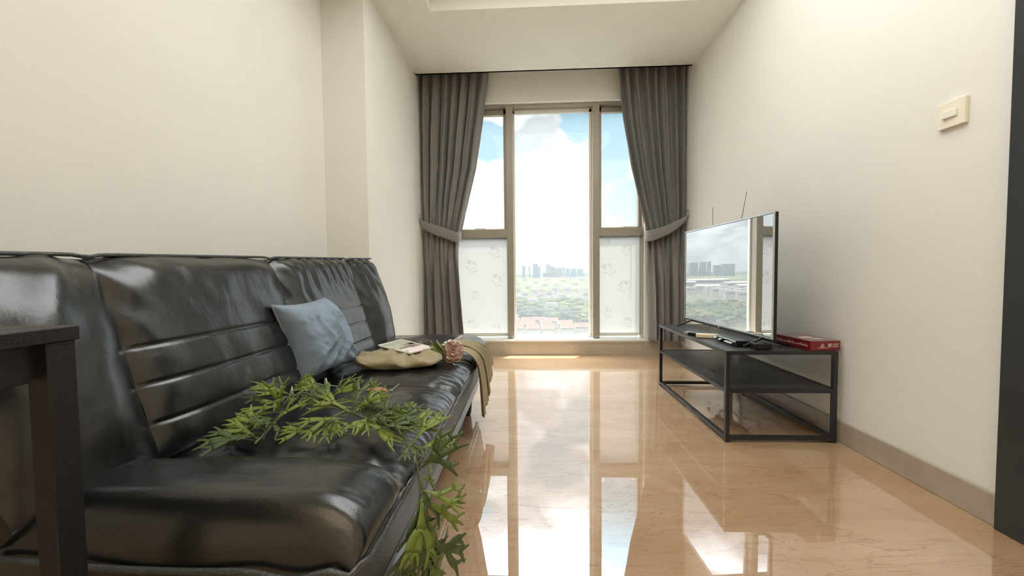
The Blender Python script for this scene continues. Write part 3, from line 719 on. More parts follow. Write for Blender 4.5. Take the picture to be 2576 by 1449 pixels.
# ---------------------------------------------------------------- side table (near left)
tb = empty('side_table', (-.92, .20, 0), 'dark espresso wooden side table at the near left, before the sofa end', 'table')
tx0, tx1, ty0, ty1, tz1 = -1.25, -.648, -.10, .52, .791
under(MB().box(tx0, tx1, ty0, ty1, tz1-.020, tz1).build('tabletop', M['tablew'], bevel=.0015), tb)
for x in (tx1-.034, tx0+.004):
    for y in (ty1-.037, ty0+.004):
        under(MB().box(x, x+.030, y, y+.034, 0, tz1-.020).build('leg', M['tablew'], bevel=.0015), tb)
under(MB().box(tx0+.042, tx1-.042, ty1-.036, ty1-.018, tz1-.072, tz1-.020).box(tx0+.042, tx1-.042, ty0+.018, ty0+.036, tz1-.072, tz1-.020)
      .box(tx1-.036, tx1-.018, ty0+.046, ty1-.044, tz1-.072, tz1-.020).box(tx0+.018, tx0+.036, ty0+.046, ty1-.044, tz1-.072, tz1-.020).build('apron', M['tablew'], bevel=.001), tb)

# ---------------------------------------------------------------- television stand
sx0, sx1, sy0, sy1, sz = .978, 1.515, 1.919, 2.895, .461
st = empty('tv_stand', ((sx0+sx1)/2, (sy0+sy1)/2, 0), 'low black metal frame television stand with a middle shelf', 'tv stand')
b = .020
for x in (sx0, sx1-b):
    for y in (sy0, sy1-b): under(MB().box(x, x+b, y, y+b, 0, sz-b).build('post', M['metalblk'], bevel=.001), st)
for z in (sz-b, .012):
    for y in (sy0, sy1-b): under(MB().box(sx0+(b if z < .1 else 0), sx1-(b if z < .1 else 0), y, y+b, z, z+b).build('rail', M['metalblk'], bevel=.001), st)
    for x in (sx0, sx1-b): under(MB().box(x, x+b, sy0+b, sy1-b, z, z+b).build('rail', M['metalblk'], bevel=.001), st)
for y in (sy0, sy1-b): under(MB().box(sx0+b, sx1-b, y, y+b, .250, .270).build('rail', M['metalblk'], bevel=.001), st)
for x in (sx0, sx1-b): under(MB().box(x, x+b, sy0+b, sy1-b, .250, .270).build('rail', M['metalblk'], bevel=.001), st)
under(MB().box(sx0+b, sx1-b, sy0+b, sy1-b, sz-.012, sz-.002).build('top_board', M['shelf']), st)
under(MB().box(sx0+b, sx1-b, sy0+b, sy1-b, .258, .268).build('middle_shelf', M['shelf']), st)

# ---------------------------------------------------------------- television
tv = empty('television', (1.193, 2.425, sz), 'large flat black television with silver edge facing the sofa', 'television')
tv.rotation_euler = (0, 0, .047)
v0, v1, h0, h1, X = 1.945, 2.905, .502, 1.150, 1.193
under(MB().box(X+.002, X+.022, v0, v1, h0, h1).build('casing', M['blackpl'], bevel=.004), tv)
under(MB().box(X+.022, X+.055, v0+.14, v1-.14, h0+.02, h0+.30).build('rear_housing', M['blackpl'], bevel=.012), tv)
under(MB().box(X+.0005, X+.002, v0+.012, v1-.012, h0+.016, h1-.010).build('screen', M['screen']), tv)
under(MB().box(X-.003, X+.008, v0, v1, h1-.008, h1+.001).box(X-.003, X+.004, v0, v0+.008, h0+.012, h1-.008).box(X-.003, X+.004, v1-.008, v1, h0+.012, h1-.008).box(X-.004, X+.006, v0, v1, h0+.010, h0+.015).build('silver_bezel', M['silver'], bevel=.001), tv)
under(MB().box(X-.004, X+.004, v0, v1, h0-.004, h0+.010).build('lower_bezel', M['blackpl'], bevel=.002), tv)
under(MB().tube([(X-.006, 2.43, h0+.004), (X-.003, 2.43, h0+.004)], .005, 12).build('indicator_light', M['white']), tv)
for y in (2.03, 2.80):
    m = MB(); m.tube([(1.088, y-.015, sz+.006), (X-.01, y, h0-.002), (X+.01, y, h0+.012)], [.006, .0075, .008], 8)
    m.tube([(X+.005, y, h0+.012), (X+.03, y, h0-.004), (1.335, y-.01, sz+.006)], [.008, .0075, .006], 8)
    under(m.build('foot', M['metalblk'], smooth=True), tv)

# antenna behind the television
an = empty('indoor_antenna', (1.40, 2.74, sz), 'black rabbit-ear antenna standing behind the television', 'antenna')
under(MB().box(1.36, 1.44, 2.66, 2.78, sz, sz+.03).build('base', M['blackpl'], bevel=.004), an)
under(MB().tube([(1.40, 2.77, sz+.03), (1.42, 2.95, .9), (1.43, 3.03, 1.2), (1.435, 3.045, 1.352)], [.003, .0025, .002, .0015], 6).build('rod', M['cable'], smooth=True), an)
under(MB().tube([(1.40, 2.68, sz+.03), (1.41, 2.665, .9), (1.425, 2.63, 1.18), (1.435, 2.585, 1.378)], [.003, .0025, .002, .0015], 6).build('rod', M['cable'], smooth=True), an)

# set-top box, adapter, remotes, carton
sb = empty('set_top_box', (1.17, 2.13, sz), 'black set-top box with silver cable plugs under the television', 'set-top box')
def rot_box(cx, cy, a): return Matrix.Translation((cx, cy, 0)) @ Matrix.Rotation(a, 4, 'Z')
mm = Matrix.Translation((1.125, 2.135, sz+.0165)) @ Matrix.Rotation(.0, 4, 'Z')
under(MB().obox(mm, .085, .22, .028).build('case', M['blackpl'], bevel=.003), sb)
for i, y in enumerate((2.22, 2.165, 2.10, 2.075, 2.05)):
    under(MB().tube([(1.082, y, sz+.016), (1.055, y-.004, sz+.015)], .0065 if i < 2 else .005, 10).build('plug', M['silver'], smooth=True), sb)
under(MB().box(1.080, 1.0835, 2.03, 2.24, sz+.022, sz+.030).build('silver_trim', M['silver']), sb)
ad = empty('power_adapter', (1.18, 1.965, sz), 'small black box at the near end of the stand, below the television corner', 'adapter')
under(MB().box(1.13, 1.215, 1.943, 1.995, sz, sz+.030).build('case', M['blackpl'], bevel=.003), ad)
under(MB().tube([(1.215, 1.97, sz+.015), (1.28, 1.99, sz+.01), (1.34, 2.06, sz+.006), (1.40, 2.2, sz+.005)], .0025, 6).build('cord', M['cable'], smooth=True), ad)
def remote(name, cx, cy, a, L_, w_, h_, mat, lab):
    r = empty(name, (cx, cy, sz), lab, 'remote control', rot=(0, 0, a))
    bd = MB().obox(Matrix.Translation((0, 0, h_/2)), L_, w_, h_).build('body', mat[0], parent=r, bevel=.004)
    k = MB()
    for i in range(6):
        for j in (-1, 0, 1): k.obox(Matrix.Translation((-L_*.32+i*L_*.11, j*w_*.27, h_+.001)), .008, .006, .003)
    k.build('buttons', mat[1], parent=bd, bevel=.001)
    return r
r1 = remote('remote_control', 1.035, 2.375, -.9, .14, .04, .016, (M['blackpl'], M['silver']), 'black remote with a silver tip at the front edge of the stand')
MB().obox(Matrix.Translation((-.062, 0, .0085)), .022, .041, .018).build('silver_tip', M['silver'], parent=r1, bevel=.002)
remote('remote_control', 1.075, 2.30, -.35, .15, .046, .022, (M['ivory'], M['white']), 'ivory remote control lying beside the set-top box')
bx = empty('carton', (1.45, 2.05, sz), 'flat maroon printed carton at the near wall corner of the stand', 'box', rot=(0, 0, .10))
MB().box(-.082, .072, -.125, .12, 0, .047).build('carton_body', M['red'], parent=bx, bevel=.001)
MB().box(-.081, .071, -.124, .119, .047, .0478).build('top_print', M['cartontop'], parent=bx)
# printing on the end facing the room
fy = -.1262
tri = []
for (x, z) in ((0, .013), (.010, .0), (-.010, 0)): tri.append((x, z))
wt = MB()
def strip2(m, a, b_, w_, y=fy):
    dx, dz = b_[0]-a[0], b_[1]-a[1]; L_ = sqrt(dx*dx+dz*dz); px, pz = -dz/L_*w_/2, dx/L_*w_/2
    m.add([(a[0]+px, y, a[1]+pz), (a[0]-px, y, a[1]-pz), (b_[0]-px, y, b_[1]-pz), (b_[0]+px, y, b_[1]+pz)]+[(a[0]+px, y+.001, a[1]+pz), (a[0]-px, y+.001, a[1]-pz), (b_[0]-px, y+.001, b_[1]-pz), (b_[0]+px, y+.001, b_[1]+pz)], [(0, 1, 2, 3), (7, 6, 5, 4), (0, 4, 5, 1), (1, 5, 6, 2), (2, 6, 7, 3), (3, 7, 4, 0)])
cx_, cz_ = -.022, .020
T = [(cx_, cz_+.014), (cx_+.010, cz_-.003), (cx_-.010, cz_-.003)]
for i in range(3): strip2(wt, T[i], T[(i+1) % 3], .0022)
strip2(wt, (cx_, cz_+.008), (cx_, cz_+.002), .0016); strip2(wt, (cx_, cz_+.0005), (cx_, cz_-.0008), .0016)
wt.build('warning_triangle', M['ink'], parent=bx)
em = MB(); em.box(.008, .026, fy, fy+.001, .017, .034); em.build('printed_emblem', M['ink'], parent=bx)
e2 = MB()
for a, b_ in (((.010, .031), (.017, .031)), ((.012, .028), (.016, .024)), ((.010, .022), (.015, .022)), ((.018, .022), (.021, .031)), ((.021, .031), (.024, .020)), ((.017, .020), (.024, .020))): strip2(e2, a, b_, .0014, fy-.0006)
e2.build('emblem_lines', M['darkink'], parent=bx)
ln = MB()
for x0_, x1_, z in ((.031, .064, .0325), (.031, .058, .0285), (.031, .062, .022), (.031, .058, .0185), (-.045, .005, .0135)): strip2(ln, (x0_, z), (x1_, z), .0016)
ln.build('printed_lines', M['ink'], parent=bx)
# script lettering on the long side
sc = MB(); rq = random.Random(5); y = .10; xs = -.0826
while y > -.10:
    h = rq.choice((.006, .006, .010, .013)); pts = [(xs-.0005, y, .019), (xs-.0005, y-.003, .019+h), (xs-.0005, y-.006, .021), (xs-.0005, y-.009, .019)]; sc.tube(pts, .0007, 4); y -= .010
sc.build('script_lettering', M['ink'], parent=bx)
MB().box(-.05, .02, -.03, .0, .0478, .0482).box(-.03, .03, -.07, -.055, .0478, .0482).build('top_highlight', M['ink'], parent=bx)

# ---------------------------------------------------------------- wall switch, outlets, cables
sw = empty('light_switch', (R, 1.477, 1.42), 'ivory light switch high on the right wall near the door frame', 'switch')
under(MB().box(R-.014, R, 1.431, 1.523, 1.374, 1.468).build('plate', M['cream'], bevel=.002), sw)
mm = Matrix.Translation((R-.016, 1.478, 1.421)) @ Matrix.Rotation(.12, 4, 'Z')
under(MB().obox(mm, .012, .046, .026).build('rocker', M['white'], bevel=.0015), sw)
for nm, y, z, lab in (('wall_outlet', 3.30, .33, 'white wall outlet behind the stand, nearer the window'), ('wall_outlet', 3.13, .33, 'white wall outlet behind the stand with the cable plugged in')):
    q = empty(nm, (R, y, z), lab, 'outlet')
    under(MB().box(R-.010, R, y-.045, y+.045, z-.045, z+.045).build('plate', M['white'], bevel=.002), q)
    under(MB().tube([(R-.0102, y, z), (R-.014, y, z)], .02, 16).build('socket', M['cable']), q)
cb = empty('power_cable', (1.50, 2.9, .3), 'thin grey power cable hanging from the television to the wall outlet', 'cable')
under(MB().tube([crom([(1.26, 2.5, .60), (1.40, 2.6, .50), (1.535, 2.72, .42), (1.54, 2.75, .30), (1.535, 2.85, .22), (1.535, 2.98, .22), (1.53, 3.08, .27), (1.53, 3.13, .33)], i/50) for i in range(51)], .003, 6).build('cord', M['cable'], smooth=True), cb)
under(MB().box(1.515, R-.013, 3.115, 3.145, .315, .345).build('plug', M['blackpl'], bevel=.003), cb)
cb2 = empty('antenna_cable', (1.50, 2.8, .2), 'dark antenna cable drooping down the wall behind the stand', 'cable')
under(MB().tube([crom([(1.41, 2.70, sz+.005), (1.48, 2.72, .475), (1.537, 2.76, .42), (1.54, 2.80, .2), (1.53, 2.82, .06), (1.50, 2.85, .006), (1.48, 3.0, .006)], i/50) for i in range(51)], .0035, 6).build('cord', M['cable'], smooth=True), cb2)

# ---------------------------------------------------------------- outside: ground, woods, houses, towers (the flat is high up)
GZ = -60.
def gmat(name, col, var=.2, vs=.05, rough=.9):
    k_ = .26 if name in ('pale_concrete', 'blue_curtain_wall', 'pale_blue_cladding', 'grey_cladding', 'dark_window_bands') else (.16 if name in ('house_render', 'white_metal_roof') else .042)  # building colours lifted to stand in for haze and weak side light
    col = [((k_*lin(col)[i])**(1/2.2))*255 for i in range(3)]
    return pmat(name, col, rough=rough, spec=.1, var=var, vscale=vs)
EM = {'can': pmat('mixed_canopy_green', (38, 43, 27), rough=.9, spec=.1, var=.5, vscale=.03, stretch=(1, .12, 1)), 'ground': gmat('dry_grass_ground', (150, 158, 110), .25, .02), 'treeA': gmat('tree_green', (112, 152, 66), .35, .35), 'treeB': gmat('tree_yellow_green', (186, 190, 62), .3, .35), 'treeC': gmat('tree_dark_green', (66, 104, 88), .35, .35),
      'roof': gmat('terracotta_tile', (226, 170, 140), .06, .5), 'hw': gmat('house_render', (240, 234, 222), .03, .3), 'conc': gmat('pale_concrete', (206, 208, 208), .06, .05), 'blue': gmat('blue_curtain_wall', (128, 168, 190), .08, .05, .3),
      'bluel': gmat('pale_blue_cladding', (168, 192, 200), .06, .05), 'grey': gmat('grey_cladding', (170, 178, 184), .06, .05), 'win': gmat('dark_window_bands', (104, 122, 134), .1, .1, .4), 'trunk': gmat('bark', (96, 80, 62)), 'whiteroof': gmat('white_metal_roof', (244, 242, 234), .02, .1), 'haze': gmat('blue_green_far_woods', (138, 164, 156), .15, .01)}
gp = MB().add([(-6000, 60, GZ), (6000, 60, GZ), (6000, 9500, GZ), (-6000, 9500, GZ)], [(0, 1, 2, 3)])
tag(gp.build('ground', EM['ground']), kind='structure')
def tree_mesh(seed, mat, flat):
    rr = random.Random(seed); bm = bmesh.new()
    for i in range(9):
        a = rr.uniform(0, 2*pi); r = rr.uniform(0, 5.2) if i else 0
        mt = Matrix.Translation((r*cos(a), r*sin(a), 7.5+rr.uniform(-1.5, 2.2)*flat)) @ Matrix.Diagonal((rr.uniform(2.6, 4.4), rr.uniform(2.6, 4.4), rr.uniform(1.6, 2.6)*flat, 1))
        bmesh.ops.create_icosphere(bm, subdivisions=2, radius=1, matrix=mt)
    for v in bm.verts:
        q = v.co; k = nz(q.x*.7, q.y*.7, q.z*.7+seed); v.co += v.normal*k*1.1 if v.normal.length else Vector()
    nf = len(bm.faces)
    bmesh.ops.create_cone(bm, cap_ends=True, segments=7, radius1=.5, radius2=.35, depth=8, matrix=Matrix.Translation((0, 0, 4)))
    for i, fc in enumerate(bm.faces): fc.material_index = 0 if i < nf else 1
    me = bpy.data.meshes.new('leafy_tree'); bm.to_mesh(me); bm.free(); me.materials.append(mat); me.materials.append(EM['trunk']); return me
tmesh = [tree_mesh(1, EM['treeA'], 1), tree_mesh(2, EM['treeB'], .75), tree_mesh(3, EM['treeC'], 1.1), tree_mesh(4, EM['treeA'], .8)]
glab = ['mid green tree in the woods far below the window', 'broad yellow-green tree in the woods far below the window', 'dark green tree in the woods far below the window', 'mid green tree in the woods far below the window']
ggrp = ['mid green trees far below the window', 'yellow-green trees far below the window', 'dark green trees far below the window', 'mid green trees far below the window']
TREES = []; BLD = []
def tree(x, y, s, k): TREES.append((x, y, s, k))
def plant_trees():
    for x, y, s, k in TREES:
        if any(abs(x-bx)*cos(a)+abs(y-by)*sin(abs(a)) < bw/2+8*s and abs(y-by) < bd/2+7*s+abs(sin(a))*bw/2 for bx, by, bw, bd, a in BLD): continue
        o = bpy.data.objects.new('leafy_tree', tmesh[k]); C.objects.link(o); o.location = (x, y, GZ-.3); o.scale = (s, s, s*random.uniform(.85, 1.15)); o.rotation_euler = (0, 0, random.uniform(0, 6.28))
        tag(o, glab[k], 'tree', ggrp[k])
# azimuth slope k = x/y ; centre pane covers about -.045 .. .165
rt = random.Random(21); count = 0; yrow = 425
houses_zone = 455
while yrow < 1150 and count < 150:
    step = 11+(yrow-420)*.028
    k = -.05+rt.uniform(0, .01)
    while k < .18 and count < 170:
        x = k*yrow; yy = yrow+rt.uniform(-4, 4)
        if yy > houses_zone or k > .15:
            dark = 455 < yy < 540 and k < .12
            kind = 2 if dark and rt.random() < .75 else rt.choice((0, 3, 0, 1 if k > .09 or k < -.02 else 3))
            tree(x, yy, rt.uniform(.9, 1.25)*(1+(yy-450)*.0009), kind); count += 1
        k += (12+(yrow-420)*.02)/yrow*rt.uniform(.85, 1.2)
    yrow += step
# small garden trees between the houses
for k, y in ((-.03, 398), (.02, 402), (.035, 430), (.065, 392), (.075, 385), (.112, 398), (-.012, 425), (.13, 400)): tree(k*y, y, .55, rt.choice((0, 1)))
# side seen mirrored in the television
n2 = 0
for yrow in range(400, 640, 17):
    k = -.82
    while k < -.46 and n2 < 112:
        tree(k*yrow, yrow+rt.uniform(-4, 4), rt.uniform(1, 1.4), rt.choice((0, 1, 3, 3, 0))); n2 += 1; k += 23/yrow*rt.uniform(.85, 1.15)
for i in range(14):
    y = rt.uniform(1240, 1380); k = rt.uniform(-.74, -.48); tree(k*y, y, rt.uniform(1, 1.5), rt.choice((0, 2, 3)))
# far woods: one continuous canopy nobody could count
def canopy(name, x0k, x1k, y0, y1, hgt, mat, nx, ny, seed):
    def f(u, v):
        y = y0*(y1/y0)**v; x = lerp(x0k, x1k, u)*y
        h = hgt*(.75+.5*nz(x*.045, y*.022, seed)+.35*nz(x*.12, y*.05, seed+4)); return (x, y, GZ+max(.5, h) if 0 < v < 1 else GZ)
    o = grid(name, nx, ny, f, mat); return tag(o, 'far green tree canopy reaching the skyline beyond the window' if seed == 1 else ('hazy blue-green woods at the foot of the towers' if seed == 2 else 'grey-green woods at the far left of the view outside'), 'woods', kind='stuff')
canopy('woods_canopy', -.09, .22, 1180, 3330, 12, EM['can'], 200, 260, 1)
canopy('distant_woods', -.9, .3, 5400, 9000, 40, EM['haze'], 300, 60, 2)
canopy('woods_canopy', -.85, -.4, 2140, 3200, 13, EM['can'], 150, 120, 3)
# houses with terracotta roofs
def house(x, y, w_, d_, h, rz, lab, white=False):
    BLD.append((x, y, w_, d_, rz))
    r = empty('house', (x, y, GZ), lab, 'house', 'terracotta roofed houses below the window' if not white else None, rot=(0, 0, rz))
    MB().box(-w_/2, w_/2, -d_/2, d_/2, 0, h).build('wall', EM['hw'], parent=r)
    o = .8; rh = d_*.34
    MB().add([(-w_/2-o, -d_/2-o, h-.3), (w_/2+o, -d_/2-o, h-.3), (w_/2+o, d_/2+o, h-.3), (-w_/2-o, d_/2+o, h-.3), (-w_/2-o, 0, h+rh), (w_/2+o, 0, h+rh)], [(0, 1, 5, 4), (2, 3, 4, 5), (0, 4, 3), (1, 2, 5), (3, 2, 1, 0)]).build('roof', EM['whiteroof'] if white else EM['roof'], parent=r)
    MB().box(-w_/2-o-.3, -w_/2-o, -d_/2-o, d_/2+o, h-.4, h-.1).add([(-w_/2-o-.35, -d_/2-o, h), (-w_/2-o+.1, -d_/2-o, h), (-w_/2-o+.1, 0, h+rh+.3), (-w_/2-o-.35, 0, h+rh+.3)], [(0, 1, 2, 3)]).build('gable_edge', EM['hw'], parent=r)
for i, (k, y, w_) in enumerate([(-.036, 440, 11), (-.002, 444, 12), (.028, 446, 11), (.06, 440, 13), (-.028, 408, 12), (.0, 410, 12), (.046, 412, 11), (.095, 414, 15), (-.03, 382, 11), (.012, 380, 11), (.05, 378, 11), (.10, 384, 13), (.138, 392, 12)]):
    house(k*y, y, w_, 10, 5.6, rt.uniform(-.12, .12), 'pale house with a terracotta roof in the estate below the window')
house(-.045*470, 455, 13, 8, 7, 0, 'white flat house at the left edge of the terracotta estate', True)
hs = [(.012, 640), (.035, 820), (.055, 900), (-.03, 720), (.07, 1080), (.10, 1090), (.02, 980), (.14, 1000), (.045, 680), (.085, 760), (.06, 560), (-.01, 880), (.15, 860), (.0, 1230), (.045, 1400), (.075, 1330), (.12, 1500), (-.03, 1600), (.02, 1750), (.09, 1900), (.14, 2200), (.05, 2300), (-.01, 2400), (.11, 2600)]
for i, (k, y) in enumerate(hs):
    r = empty('villa', (k*y, y, GZ), 'white villa half hidden among the trees below the window', 'house', 'white villas among the trees', rot=(0, 0, rt.uniform(-.5, .5)))
    w_ = 10+y*.008; BLD.append((k*y, y, w_*.5, 4, 0))
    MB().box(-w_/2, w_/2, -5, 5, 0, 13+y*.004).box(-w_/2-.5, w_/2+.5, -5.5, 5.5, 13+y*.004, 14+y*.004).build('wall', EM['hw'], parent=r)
    MB().box(-w_/2+1, w_/2-1, -5.1, -5, 9, 11.5).build('window', EM['win'], parent=r)
# long white hall in front of the towers
lh = empty('long_hall', (330, 3420, GZ), 'long low white hall in front of the distant towers', 'building')
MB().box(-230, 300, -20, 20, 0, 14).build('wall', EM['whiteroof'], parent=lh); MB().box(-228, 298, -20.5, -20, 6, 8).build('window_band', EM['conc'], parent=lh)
# towers : px, half width, top px
def tower(k, y, w_, top, mat, lab, bands=10, name='tower', vert=False, taper=0):
    x = k*y; h = top-GZ
    r = empty(name, (x, y, GZ), lab, 'tower')
    t = taper*w_
    v = [(-w_/2, -w_*.3, 0), (w_/2, -w_*.3, 0), (w_/2, w_*.3, 0), (-w_/2, w_*.3, 0), (-w_/2+t, -w_*.3, h), (w_/2-t*.3, -w_*.3, h), (w_/2-t*.3, w_*.3, h), (-w_/2+t, w_*.3, h)]
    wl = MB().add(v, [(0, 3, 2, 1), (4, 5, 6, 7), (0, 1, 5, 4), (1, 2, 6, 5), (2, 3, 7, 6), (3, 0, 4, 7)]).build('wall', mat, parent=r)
    m = MB()
    if taper: m.box(-w_*.1, -w_*.06, -w_*.3-1.5, -w_*.3, 8, h-4)
    elif vert:
        for i in range(bands): m.box(-w_/2+w_*(i+.3)/bands, -w_/2+w_*(i+.7)/bands, -w_*.3-1, -w_*.3, 8, h-6)
    else:
        for i in range(bands): m.box(-w_/2+2, w_/2-2, -w_*.3-1, -w_*.3, h*(i+.4)/bands, h*(i+.75)/bands)
    m.build('window_band', EM['win'] if mat != EM['blue'] else EM['bluel'], parent=wl)
    return r
def T(px, pw, ptop, y, mat, lab, **k):
    s = 958.; kk = (px-1329.4)/s; tower(kk*1.0, y, pw/s*y, .86+(686-ptop)/s*y, mat, lab, **k)
T(1317.5, 8, 669.5, 4300, EM['bluel'], 'slim pale blue tower at the left of the skyline')
T(1332, 4, 671, 4700, EM['grey'], 'tiny grey tower between the two pale blue ones')
T(1346.5, 12, 665, 4200, EM['bluel'], 'tallest pale blue tower on the skyline', bands=14)
T(1355.5, 7, 672, 4100, EM['blue'], 'short blue block against the tallest tower')
T(1379, 11, 666, 4000, EM['conc'], 'white gridded tower left of the grey office blocks', bands=12)
T(1389, 12, 672, 3800, EM['grey'], 'grey office block with dark floor bands', bands=9)
T(1404, 17, 675, 3850, EM['conc'], 'pale office block with tall vertical fins', vert=True, bands=6)
T(1374, 17, 687, 3800, EM['grey'], 'low grey block in front of the white tower', bands=4)
T(1417, 6, 673, 4500, EM['conc'], 'pale tower just left of the blue glass block')
T(1427, 12, 677, 3700, EM['blue'], 'left half of the slanting blue glass towers', taper=.12, bands=1)
T(1441, 16, 677, 3720, EM['blue'], 'right half of the slanting blue glass towers', taper=.2, bands=1)
T(1458, 14, 679, 5200, EM['bluel'], 'faint pale block at the right of the skyline', bands=5)
# towers and halls to the far left (seen mirrored in the television)
for i, (k, w_, top, lab) in enumerate([(-.510, 40, 62, 'broad grey block at the inner end of the far left skyline'), (-.537, 75, 74, 'wide grey slab on the far left skyline'), (-.564, 52, 80, 'stepped grey block on the far left skyline'), (-.582, 30, 82, 'slim grey tower on the far left skyline'),
                                       (-.603, 52, 50, 'low round-shouldered block on the far left skyline'), (-.625, 62, 60, 'pale green slab on the far left skyline'), (-.646, 40, 60, 'narrow tower beyond the pale green slab')]):
    tower(k, 3330, w_*1.0, top, EM['grey'] if i != 5 else EM['bluel'], lab, bands=8)
def hall(k, y, w_, d_, h, rz, lab, mat=None):
    BLD.append((k*y, y, w_, d_, rz))
    r = empty('warehouse', (k*y, y, GZ), lab, 'warehouse', rot=(0, 0, rz))
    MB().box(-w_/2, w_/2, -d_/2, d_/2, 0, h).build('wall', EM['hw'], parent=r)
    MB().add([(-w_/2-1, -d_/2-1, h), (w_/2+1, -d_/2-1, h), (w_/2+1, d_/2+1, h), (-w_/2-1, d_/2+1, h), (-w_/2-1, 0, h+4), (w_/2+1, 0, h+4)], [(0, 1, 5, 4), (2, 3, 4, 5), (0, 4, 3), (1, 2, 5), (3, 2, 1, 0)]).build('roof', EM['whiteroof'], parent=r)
    MB().box(-w_/2+3, w_/2-3, -d_/2-.4, -d_/2, 3, h-4).build('loading_bay', EM['win'], parent=r)
hall(-.565, 1850, 170, 80, 16, .05, 'large white-roofed warehouse beyond the left woods')
hall(-.60, 2040, 150, 40, 13, -.1, 'wide white warehouse farthest out on the left')
hall(-.52, 1550, 60, 40, 15, .2, 'white industrial block at the inner end of the left warehouses')
hall(-.66, 1450, 120, 40, 14, -.15, 'long pale shed in the middle of the left warehouses')
hall(-.70, 1130, 90, 36, 15, .1, 'white shed at the outer end of the left warehouses')
hall(-.575, 1160, 70, 30, 14, .1, 'white shed nearest the left woods')
for i, (k, y) in enumerate([(-.60, 900), (-.625, 860), (-.65, 930), (-.665, 850), (-.69, 900), (-.64, 790), (-.70, 790), (-.58, 1000), (-.53, 960), (-.615, 990), (-.675, 740), (-.72, 860), (-.55, 1040)]):
    r = empty('villa', (k*y, y, GZ), 'white block among the trees on the left of the outside view', 'house', 'white blocks among the left trees', rot=(0, 0, rt.uniform(-.4, .4))); BLD.append((k*y, y, 14, 6, 0))
    MB().box(-12, 12, -6, 6, 0, 19).build('wall', EM['hw'], parent=r); MB().box(-9, 9, -6.2, -6, 11, 14).build('window', EM['win'], parent=r)

plant_trees()
# ---------------------------------------------------------------- sky
W = bpy.data.worlds.new('sky'); bpy.context.scene.world = W; W.use_nodes = True
N = W.node_tree.nodes; L = W.node_tree.links; N.clear()
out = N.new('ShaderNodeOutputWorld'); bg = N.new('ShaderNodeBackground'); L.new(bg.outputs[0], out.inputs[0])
tc = N.new('ShaderNodeTexCoord')
def math_(op, a, b=None, clamp=False):
    m = N.new('ShaderNodeMath'); m.operation = op; m.use_clamp = clamp
    for i, q in enumerate((a, b)):
        if q is None: continue
        if isinstance(q, (int, float)): m.inputs[i].default_value = q
        else: L.new(q, m.inputs[i])
    return m.outputs[0]
mp = N.new('ShaderNodeMapping'); mp.inputs['Scale'].default_value = (1, 1, 1.7); L.new(tc.outputs['Generated'], mp.inputs[0])
n1 = N.new('ShaderNodeTexNoise'); n1.inputs['Scale'].default_value = 5.5; n1.inputs['Detail'].default_value = 8; n1.inputs['Roughness'].default_value = .55; n1.inputs['Distortion'].default_value = .3; L.new(mp.outputs[0], n1.inputs['Vector'])
n2_ = N.new('ShaderNodeTexNoise'); n2_.inputs['Scale'].default_value = 9; n2_.inputs['Detail'].default_value = 7; n2_.inputs['Distortion'].default_value = .5; L.new(mp.outputs[0], n2_.inputs['Vector'])
sx = N.new('ShaderNodeSeparateXYZ'); L.new(tc.outputs['Generated'], sx.inputs[0]); Z = sx.outputs[2]
# blue openings in the cloud at these directions
hole = None
for d_, sc_, am in [((.125, .926, .358), 260, .42), ((.205, .922, .325), 170, .40), ((.25, .950, .17), 420, .36), ((-.099, .943, .318), 420, .42), ((-.06, .942, .335), 900, .2), ((.21, .943, .262), 500, .3), ((.05, .88, .47), 150, .34), ((.2, .8, .56), 90, .3), ((-.2, .85, .5), 120, .3), ((-.5, .8, .3), 60, .35)]:
    v = Vector(d_).normalized()
    dp = N.new('ShaderNodeVectorMath'); dp.operation = 'DISTANCE'; L.new(tc.outputs['Generated'], dp.inputs[0]); dp.inputs[1].default_value = v
    e = math_('EXPONENT', math_('MULTIPLY', math_('MULTIPLY', dp.outputs['Value'], dp.outputs['Value']), -sc_*1.05)); e = math_('MULTIPLY', e, am*1.25)
    hole = e if hole is None else math_('MAXIMUM', hole, e)
dens = math_('SUBTRACT', math_('ADD', n1.outputs[0], .12), hole)
cr = N.new('ShaderNodeMapRange'); cr.interpolation_type = 'SMOOTHSTEP'; cr.inputs[1].default_value = .40; cr.inputs[2].default_value = .50; L.new(dens, cr.inputs[0])
# cloud brightness: white crowns, soft grey bellies
sh_ = N.new('ShaderNodeMapRange'); sh_.inputs[1].default_value = .43; sh_.inputs[2].default_value = .70; sh_.inputs[3].default_value = .64; sh_.inputs[4].default_value = 1.9; L.new(n2_.outputs[0], sh_.inputs[0])
cc = N.new('ShaderNodeMix'); cc.data_type = 'RGBA'; cc.inputs[6].default_value = (.86, .93, .97, 1); cc.inputs[7].default_value = (1.0, .995, .97, 1)
L.new(cr.outputs[0], cc.inputs[0])
sky = N.new('ShaderNodeMix'); sky.data_type = 'RGBA'
sky.inputs[6].default_value = (.66, .74, .77, 1); sky.inputs[7].default_value = (.33, .60, .74, 1)
zr = N.new('ShaderNodeMapRange'); zr.inputs[1].default_value = .02; zr.inputs[2].default_value = .30; L.new(Z, zr.inputs[0]); L.new(zr.outputs[0], sky.inputs[0])
cl = N.new('ShaderNodeVectorMath'); cl.operation = 'SCALE'; cl.inputs[0].default_value = (.94, .99, 1.03); L.new(sh_.outputs[0], cl.inputs['Scale'])
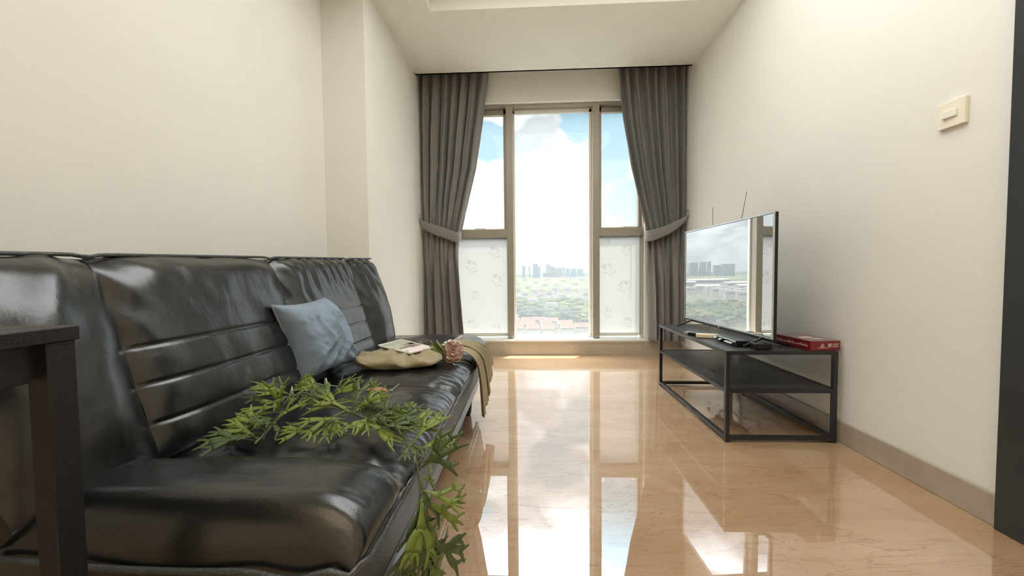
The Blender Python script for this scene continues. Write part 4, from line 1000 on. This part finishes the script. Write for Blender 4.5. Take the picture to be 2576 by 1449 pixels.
# thin the clouds towards the horizon haze
zc_ = N.new('ShaderNodeMapRange'); zc_.inputs[1].default_value = .03; zc_.inputs[2].default_value = .13; L.new(Z, zc_.inputs[0])
fac = math_('MULTIPLY', cr.outputs[0], math_('ADD', math_('MULTIPLY', zc_.outputs[0], .75), .25))
fin = N.new('ShaderNodeMix'); fin.data_type = 'RGBA'; L.new(fac, fin.inputs[0]); L.new(sky.outputs[2], fin.inputs[6]); L.new(cl.outputs[0], fin.inputs[7])
# the sky glows towards the overhead sun
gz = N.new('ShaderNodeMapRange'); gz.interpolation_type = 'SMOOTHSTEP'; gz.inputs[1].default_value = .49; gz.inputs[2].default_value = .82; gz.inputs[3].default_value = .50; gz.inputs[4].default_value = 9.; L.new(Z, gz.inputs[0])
L.new(fin.outputs[2], bg.inputs[0]); # side sky out of view boosted to add light on the side walls
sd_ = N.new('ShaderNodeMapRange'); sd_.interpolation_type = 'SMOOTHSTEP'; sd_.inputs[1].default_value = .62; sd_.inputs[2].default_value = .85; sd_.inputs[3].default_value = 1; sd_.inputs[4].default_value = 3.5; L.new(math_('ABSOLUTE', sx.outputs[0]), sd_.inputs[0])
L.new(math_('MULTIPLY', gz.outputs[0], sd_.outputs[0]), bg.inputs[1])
SKY = 1.0

# ---------------------------------------------------------------- lights
def light(name, kind, loc, energy, col, rot=(0, 0, 0), **k):
    l = bpy.data.lights.new(name, kind); l.energy = energy; l.color = col
    for a, b_ in k.items(): setattr(l, a, b_)
    o = bpy.data.objects.new(name, l); C.objects.link(o); o.location = loc; o.rotation_euler = rot; return o
sd = Vector((-.24, -.38, -2.45)).normalized()
sun = light('sun', 'SUN', (0, 0, 10), 8.0, (1, .95, .86), angle=.01); sun.rotation_euler = sd.to_track_quat('-Z', 'Y').to_euler()
light('room_light', 'AREA', (.1, -1.9, ZC-.02), 15, (1, .80, .56), shape='RECTANGLE', size=2.2, size_y=2.0)
light('tray_fill_light', 'AREA', (.38, 1.35, TZ-.012), 27, (.96, .985, 1), shape='RECTANGLE', size=1.8, size_y=2.2)  # unseen fill panel added in the tray to brighten the room evenly

# ---------------------------------------------------------------- camera
yaw, pitch, roll, fpx = .0436, .0401, .0103, 957.95
cy, sy = cos(yaw), sin(yaw)
F_ = Vector((-sy*cos(pitch), cy*cos(pitch), -sin(pitch))); r_ = Vector((cy, sy, 0)); u_ = r_.cross(F_)
R2 = r_*cos(roll)-u_*sin(roll); U2 = r_*sin(roll)+u_*cos(roll)
cam = bpy.data.cameras.new('camera'); cam.sensor_width = 36; cam.lens = fpx/2576*36; cam.clip_start = .02; cam.clip_end = 20000
co = bpy.data.objects.new('camera', cam); C.objects.link(co)
co.matrix_world = Matrix(((R2.x, U2.x, -F_.x, 0), (R2.y, U2.y, -F_.y, 0), (R2.z, U2.z, -F_.z, .86), (0, 0, 0, 1)))
S = bpy.context.scene; S.camera = co
S.view_settings.view_transform = 'Standard'; S.view_settings.look = 'None'; S.view_settings.gamma = 1; S.view_settings.exposure = 1.0; S.view_settings.use_curve_mapping = False
S.cycles.use_denoising = True
S.cycles.max_bounces = 8; S.cycles.diffuse_bounces = 4; S.cycles.glossy_bounces = 4; S.cycles.transparent_max_bounces = 8
S.cycles.use_adaptive_sampling = True; S.cycles.adaptive_threshold = .08; S.cycles.adaptive_min_samples = 12
S.cycles.sample_clamp_indirect = 8
